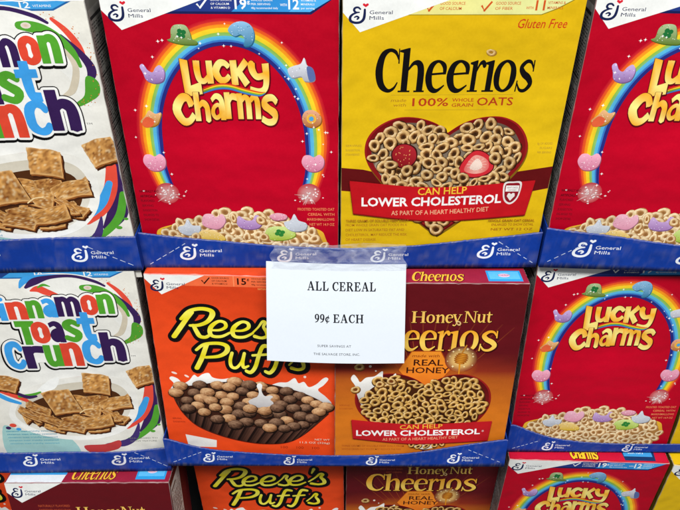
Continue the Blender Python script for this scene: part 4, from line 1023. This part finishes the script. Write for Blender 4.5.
# ------------------------------------------------------------------ blue display trays
def tray(label, a, b, tilt, heights, marks, dashes, depth=.17, lip_out=3.6):
    """a, b: bottom front corners of the boxes inside; heights: (fraction, mm) profile of the torn front lip"""
    root = thing('display_tray', label, 'cardboard tray', 'blue cardboard trays under the cereal boxes')
    A, B = Vector(a), Vector(b); Lm = (B - A).length * 1000
    ax = (B - A).normalized(); up = Vector((0, 0, 1)); ay = up.cross(ax).normalized(); az = ax.cross(ay)
    M = Matrix((ax, ay, az)).transposed().to_4x4(); M.translation = A
    root.matrix_world = M @ Matrix.Rotation(radians(tilt), 4, 'X')
    m = 2.2; w = Lm + 2 * m; th = 1.4; fl = -3.0
    blue, kraft = hx('#103894'), hx('#97928c')
    hs = catmull([(p * w, q) for p, q in heights], False, 10)
    def hgt(x):
        for i in range(len(hs) - 1):
            if hs[i][0] <= x <= hs[i + 1][0] + 1e-6:
                t = (x - hs[i][0]) / max(1e-6, hs[i + 1][0] - hs[i][0]); return hs[i][1] + (hs[i + 1][1] - hs[i][1]) * t
        return hs[-1][1]
    rnd = random.Random(len(label))
    bow = lambda x, y: -lip_out - 1.1 * sin(pi * x / w) * max(0, y) / 25 - .5 * sin(x * .05 + 1) * max(0, y) / 25
    # lip
    V, F, K = [], [], []
    nx, ny = int(w / 1.6), 7
    for s in (0, 1):
        for i in range(nx + 1):
            x = w * i / nx; h = hgt(x) + .5 * noise.noise(Vector((x * .3, 7, 0))) + .35 * noise.noise(Vector((x * 1.1, 3, 0)))
            for j in range(ny + 1):
                y = fl + (h - fl) * (j / (ny - 2) * .86 if j <= ny - 2 else (.965 if j == ny - 1 else 1))
                sc = max(0, noise.noise(Vector((x * .09, y * .3, h)))) * .22 + (max(0, rnd.gauss(.05, .2)) if j in (0, ny) else 0)
                V.append(((x - m) / 1000, (bow(x, y) + (th if s else 0)) / 1000, y / 1000)); K.append(mix(blue, kraft, sc + (.25 if j == ny else 0)) if not s else blue)
    o1 = (nx + 1) * (ny + 1)
    for i in range(nx):
        for j in range(ny):
            q = i * (ny + 1) + j; F.append([q, q + ny + 1, q + ny + 2, q + 1]); F.append([o1 + q, o1 + q + 1, o1 + q + ny + 2, o1 + q + ny + 1])
        q = i * (ny + 1) + ny; F.append([q, q + ny + 1, o1 + q + ny + 1, o1 + q])
        q = i * (ny + 1); F.append([q, o1 + q, o1 + q + ny + 1, q + ny + 1])
    lip = mesh('front_lip', V, F, M_TRAY, root, K, True)
    # body: floor and two low side walls
    V, F, K = [], [], []
    def box(x0, x1, y0, y1, z0, z1, zb=None):
        k = len(V); zb = z1 if zb is None else zb
        for p in ((x0, y0, z0), (x1, y0, z0), (x1, y1, z0), (x0, y1, z0), (x0, y0, z1), (x1, y0, z1), (x1, y1, zb), (x0, y1, zb)): V.append(tuple(c / 1000 for c in p)); K.append(mul(blue, .9))
        F.extend([[k + i for i in f] for f in ((0, 3, 2, 1), (4, 5, 6, 7), (0, 1, 5, 4), (1, 2, 6, 5), (2, 3, 7, 6), (3, 0, 4, 7))])
    d = depth * 1000
    box(-m, Lm + m, -lip_out + th + .2, d, fl, fl + 1.0)
    box(-m, -m + 1.1, -lip_out + th + .2, d, fl + 1.1, hgt(0)); box(Lm + m - 1.1, Lm + m, -lip_out + th + .2, d, fl + 1.1, hgt(w))
    mesh('tray_body', V, F, M_TRAY, root, K)
    for k, (u, v, s) in enumerate(marks):
        P = Panel(lambda x, y, h: (x / 1000, (bow(x + m, y) - .06) / 1000 - h, y / 1000), -m, Lm + m, -4, 60, 2.5e-5)
        maker_mark(P, 'lip_emblem', u, v, s, (.84, .86, .9), (.84, .86, .9)); P.build(root, M_TRAY)
    if dashes:
        P = Panel(lambda x, y, h: (x / 1000, (bow(x + m, y) - .06) / 1000 - h, y / 1000), -m, Lm + m, -4, 60, 2.5e-5)
        for (x0, y0, x1, y1) in dashes:
            n = 6
            for i in range(n):
                t0, t1 = (i + .12) / n, (i + .6 + .25 * rnd.random()) / n
                P.line('perforation_line', [(x0 + (x1 - x0) * t0, y0 + (y1 - y0) * t0, .55), (x0 + (x1 - x0) * t1, y0 + (y1 - y0) * t1, .8)], (.6, .66, .78), 'l')
        P.build(root, M_TRAY)
    return root
def corner(x, y, z, W, yaw, roll):
    return (x + W * cos(radians(yaw)) * cos(radians(roll)), y + W * sin(radians(yaw)), z - W * sin(radians(roll)))
S = 13.5
tray('wide blue tray with dipped lip that the price sign is taped to', (-.1916, .5732, -.398), corner(.0002, .5727, -.3974, .1935, 1.53, .31), 1.2,
     [(0, 41), (.02, 40), (.14, 33), (.33, 25.5), (.52, 21), (.7, 25), (.87, 32), (.98, 38), (1, 39)], [(35, 9.5, 14.5), (130, 6, 13.5), (222, 5, 13), (327, 9, 14.5)], [(3, 3, 44, 30), (384, 2, 345, 29)])
tray('blue tray with straight lip under the top left white box', corner(-.3883, .56, -.3940, -.2, 1.09, -.43), corner(-.3883, .56, -.3940, .1928, 1.09, -.43), 1.28,
     [(0, 36), (.5, 35.5), (.7, 36.4), (.9, 36.8), (1, 37)], [(150, 11, 14.5), (222, 10, 14.5), (330, 9.5, 14.5)], [(388, 3, 346, 27)])
tray('blue tray under the red box at the right edge of the top row', (.1998, .573, -.3955), corner(.1998, .573, -.3953, .385, -2.62, .41), 1.1,
     [(0, 44), (.02, 43), (.15, 37), (.3, 30), (.5, 24), (.8, 30), (1, 42)], [(27, 12, 16), (128, 7, 14.5)], [(4, 4, 40, 29)])
tray('blue tray under the white box in the middle row, long straight lip', corner(-.3921, .546, -.6732, -.012, 1.13, .07), corner(-.3921, .546, -.6732, .190, 1.13, .07), -2.2,
     [(0, 31), (.3, 30.2), (.5, 31), (.75, 30.4), (.93, 33), (1, 34)], [(34, 9, 15.5), (137, 9, 15.5)], [(201, 4, 164, 30)])
tray('wide blue tray with low curved lip holding the orange and the dark red box', (-.1959, .5395, -.6505), (.1846, .5315, -.6423), -3.4,
     [(0, 40), (.02, 39), (.1, 27), (.2, 19.5), (.45, 14), (.6, 14.5), (.75, 20), (.97, 38), (1, 39)], [(40, 4, 12), (132, 0, 11.5), (226, 0, 11.5), (318, 3, 12.5)], [(4, 3, 40, 20), (378, 4, 338, 25)], lip_out=5.2)
tray('blue tray in the middle row at the right, steep left corner and nearly hidden lip', (.2011, .5681, -.6622), corner(.2011, .5681, -.6622, .388, -.21, .1), -2.1,
     [(0, 42), (.02, 41), (.08, 29), (.16, 18), (.3, 12), (.6, 12), (.9, 26), (1, 40)], [(40, 1, 11.5), (136, -1, 10.5), (232, -1, 10.5)], [(4, 3, 34, 16)])

# ------------------------------------------------------------------ price sign and its tape
sign = thing('price_sign', 'white paper price sign reading ALL CEREAL 99¢ EACH taped to the upper tray', 'paper sign')
def paper_pt(u, v):
    """u across 0..140, v down 0..118 mm -> world; hangs from the lip, leans over the box edge below, then falls straight"""
    prof = [(0, .5510, -.3762), (60, .5365, -.4305), (118, .5236, -.4826)]
    for i in range(len(prof) - 1):
        if prof[i][0] <= v <= prof[i + 1][0]:
            t = (v - prof[i][0]) / (prof[i + 1][0] - prof[i][0]); y = prof[i][1] + (prof[i + 1][1] - prof[i][1]) * t; z = prof[i][2] + (prof[i + 1][2] - prof[i][2]) * t
    return y, z
SX0 = -.0705
def sign3(x, y, h):   # x mm from left, y mm up from the bottom edge
    v = min(118, max(0, 118 - y)); vs = [max(0, v - 6), v, min(118, v + 6)]
    Y = sum(paper_pt(x, q)[0] for q in vs) / 3; Z = sum(paper_pt(x, q)[1] for q in vs) / 3
    k = x / 139
    return (SX0 + x / 1000 * (.962 + .03 * v / 118) - .0028 * v / 118, Y - .0022 * sin(pi * k) - h - .001 * k, Z - .0028 * k)
V, F, K = [], [], []
nx, ny = 24, 40
for s in (0, 1):
    for j in range(ny + 1):
        for i in range(nx + 1): V.append(sign3(139 * i / nx, 118 * j / ny, -.0002 * s)); K.append(hx('#d9dfe6'))
o1 = (nx + 1) * (ny + 1)
for j in range(ny):
    for i in range(nx):
        q = j * (nx + 1) + i; F.append([q, q + 1, q + nx + 2, q + nx + 1]); F.append([o1 + q, o1 + q + nx + 1, o1 + q + nx + 2, o1 + q + 1])
mesh('paper_sheet', V, F, M_PAPER, sign, K, True)
P = Panel(sign3, 0, 139, 0, 118, 6e-5, 1.5)
ink = hx('#15151a')
def serif_line(s, x0, x1, y, h, gap=.16, space=.42):
    ws = []
    for ch in s:
        if ch == ' ': ws.append(space); continue
        V_, _ = glyph('roman', ch); ws.append(max(q[0] for q in V_) - min(q[0] for q in V_) + gap)
    k = (x1 - x0) / (sum(ws) - gap); x = x0; rnd = random.Random(2)
    for ch, w_ in zip(s, ws):
        if ch != ' ':
            V_, F_ = fit_glyph('roman', ch, x, x + (w_ - gap) * k, y, None, h)
            P.add(f'sign_lettering#{y}', *grow(V_, F_, .17), ink)
        x += w_ * k
serif_line('ALL KEREAL', 41, 109, 86.5, 9.8)     # K slot holds the capital C of the sign face
serif_line('99¢ EAKB', 48.5, 97, 50.5, 9.6)          # B slot holds its capital H
P.text('sign_lettering#3', 'SUPER SAVINGS AT', 51, 21.3, 34, 2.9, hx('#3c3c44'), .0); P.text('sign_lettering#4', 'THE SALVAGE STORE, INC.', 47, 11.5, 47, 2.9, hx('#3c3c44'), .0)
P.build(sign, M_PAPER)
# tape: crumpled clear film over the lip and the head of the sheet
V, F = [], []
nx, ny = 70, 16
prof = [(0, .5487, -.3835), (.3, .5502, -.3768), (.4, .5520, -.3752), (.75, .5645, -.3735), (1, .5662, -.3672)]
for j in range(ny + 1):
    for i in range(nx + 1):
        u, v = i / nx, j / ny
        k = max(q for q in range(4) if prof[q][0] <= v); t = (v - prof[k][0]) / (prof[k + 1][0] - prof[k][0])
        y = prof[k][1] + (prof[k + 1][1] - prof[k][1]) * t; z = prof[k][2] + (prof[k + 1][2] - prof[k][2]) * t
        y += -.0022 * sin(pi * u) * (1 - v) - .0011 * sin(pi * u) * v - .0014 + .0007 * noise.noise(Vector((u * 14 + v * 6, v * 5 - u * 9, 3)))
        V.append((-.0655 + .128 * u + .002 * sin(v * 9), y, z + .0012 * sin(u * 11) * v - .0028 * u * (1 - v)))
for j in range(ny):
    for i in range(nx): q = j * (nx + 1) + i; F.append([q, q + 1, q + nx + 2, q + nx + 1])
mesh('clear_tape', V, F, M_TAPE, sign, None, True)

# ------------------------------------------------------------------ setting
V = []
def slab(name, x0, x1, y0, y1, z0, z1, mat):
    v = [(x, y, z) for z in (z0, z1) for x, y in ((x0, y0), (x1, y0), (x1, y1), (x0, y1))]
    return struct(mesh(name, v, [[0, 3, 2, 1], [4, 5, 6, 7], [0, 1, 5, 4], [1, 2, 6, 5], [2, 3, 7, 6], [3, 0, 4, 7]], mat))
slab('shelf', -.95, .95, .5, 1.05, -1.03, -.972, plain_material('gap_shade_deck', (.02, .02, .021), .7))  # added deck; near-black colour paints the shade seen down the gap
slab('gap_shade_backing', -.95, .95, .86, .88, -.97, .1, plain_material('gap_shade_black', (.03, .03, .032), .8))  # added dark sheet, stands in for the shade behind the boxes

# ------------------------------------------------------------------ light and camera
wd = bpy.data.worlds.new('World'); scene.world = wd; wd.use_nodes = True
bgn = wd.node_tree.nodes['Background']; bgn.inputs['Color'].default_value = (.92, .96, 1, 1); bgn.inputs['Strength'].default_value = .17
def lamp(name, loc, target, sx, sy, power, col):
    L = bpy.data.lights.new(name, 'AREA'); L.shape = 'RECTANGLE'; L.size, L.size_y = sx, sy; L.energy = power; L.color = col
    o = bpy.data.objects.new(name, L); C.objects.link(o); o.location = loc
    o.rotation_euler = (Vector(target) - Vector(loc)).to_track_quat('-Z', 'Y').to_euler(); return o
lamp('ceiling_tube_lamp', (-.5, -.95, 1.75), (0, .55, -.5), 1.3, .4, 71, (.95, .98, 1))
lamp('ceiling_tube_lamp', (.9, -.8, 1.75), (0, .55, -.5), 1.3, .4, 52, (1, .98, .95))

cam = bpy.data.cameras.new('camera'); co = bpy.data.objects.new('camera', cam); C.objects.link(co)
co.location = (0, 0, 0); co.rotation_euler = (radians(90 - 33.97), 0, 0)
cam.sensor_width = 36; cam.lens = 36 * 700 / 680; cam.clip_start = .01; cam.clip_end = 50
scene.camera = co
scene.view_settings.view_transform = 'Standard'; scene.view_settings.look = 'None'
scene.view_settings.gamma = 1; scene.view_settings.exposure = 0
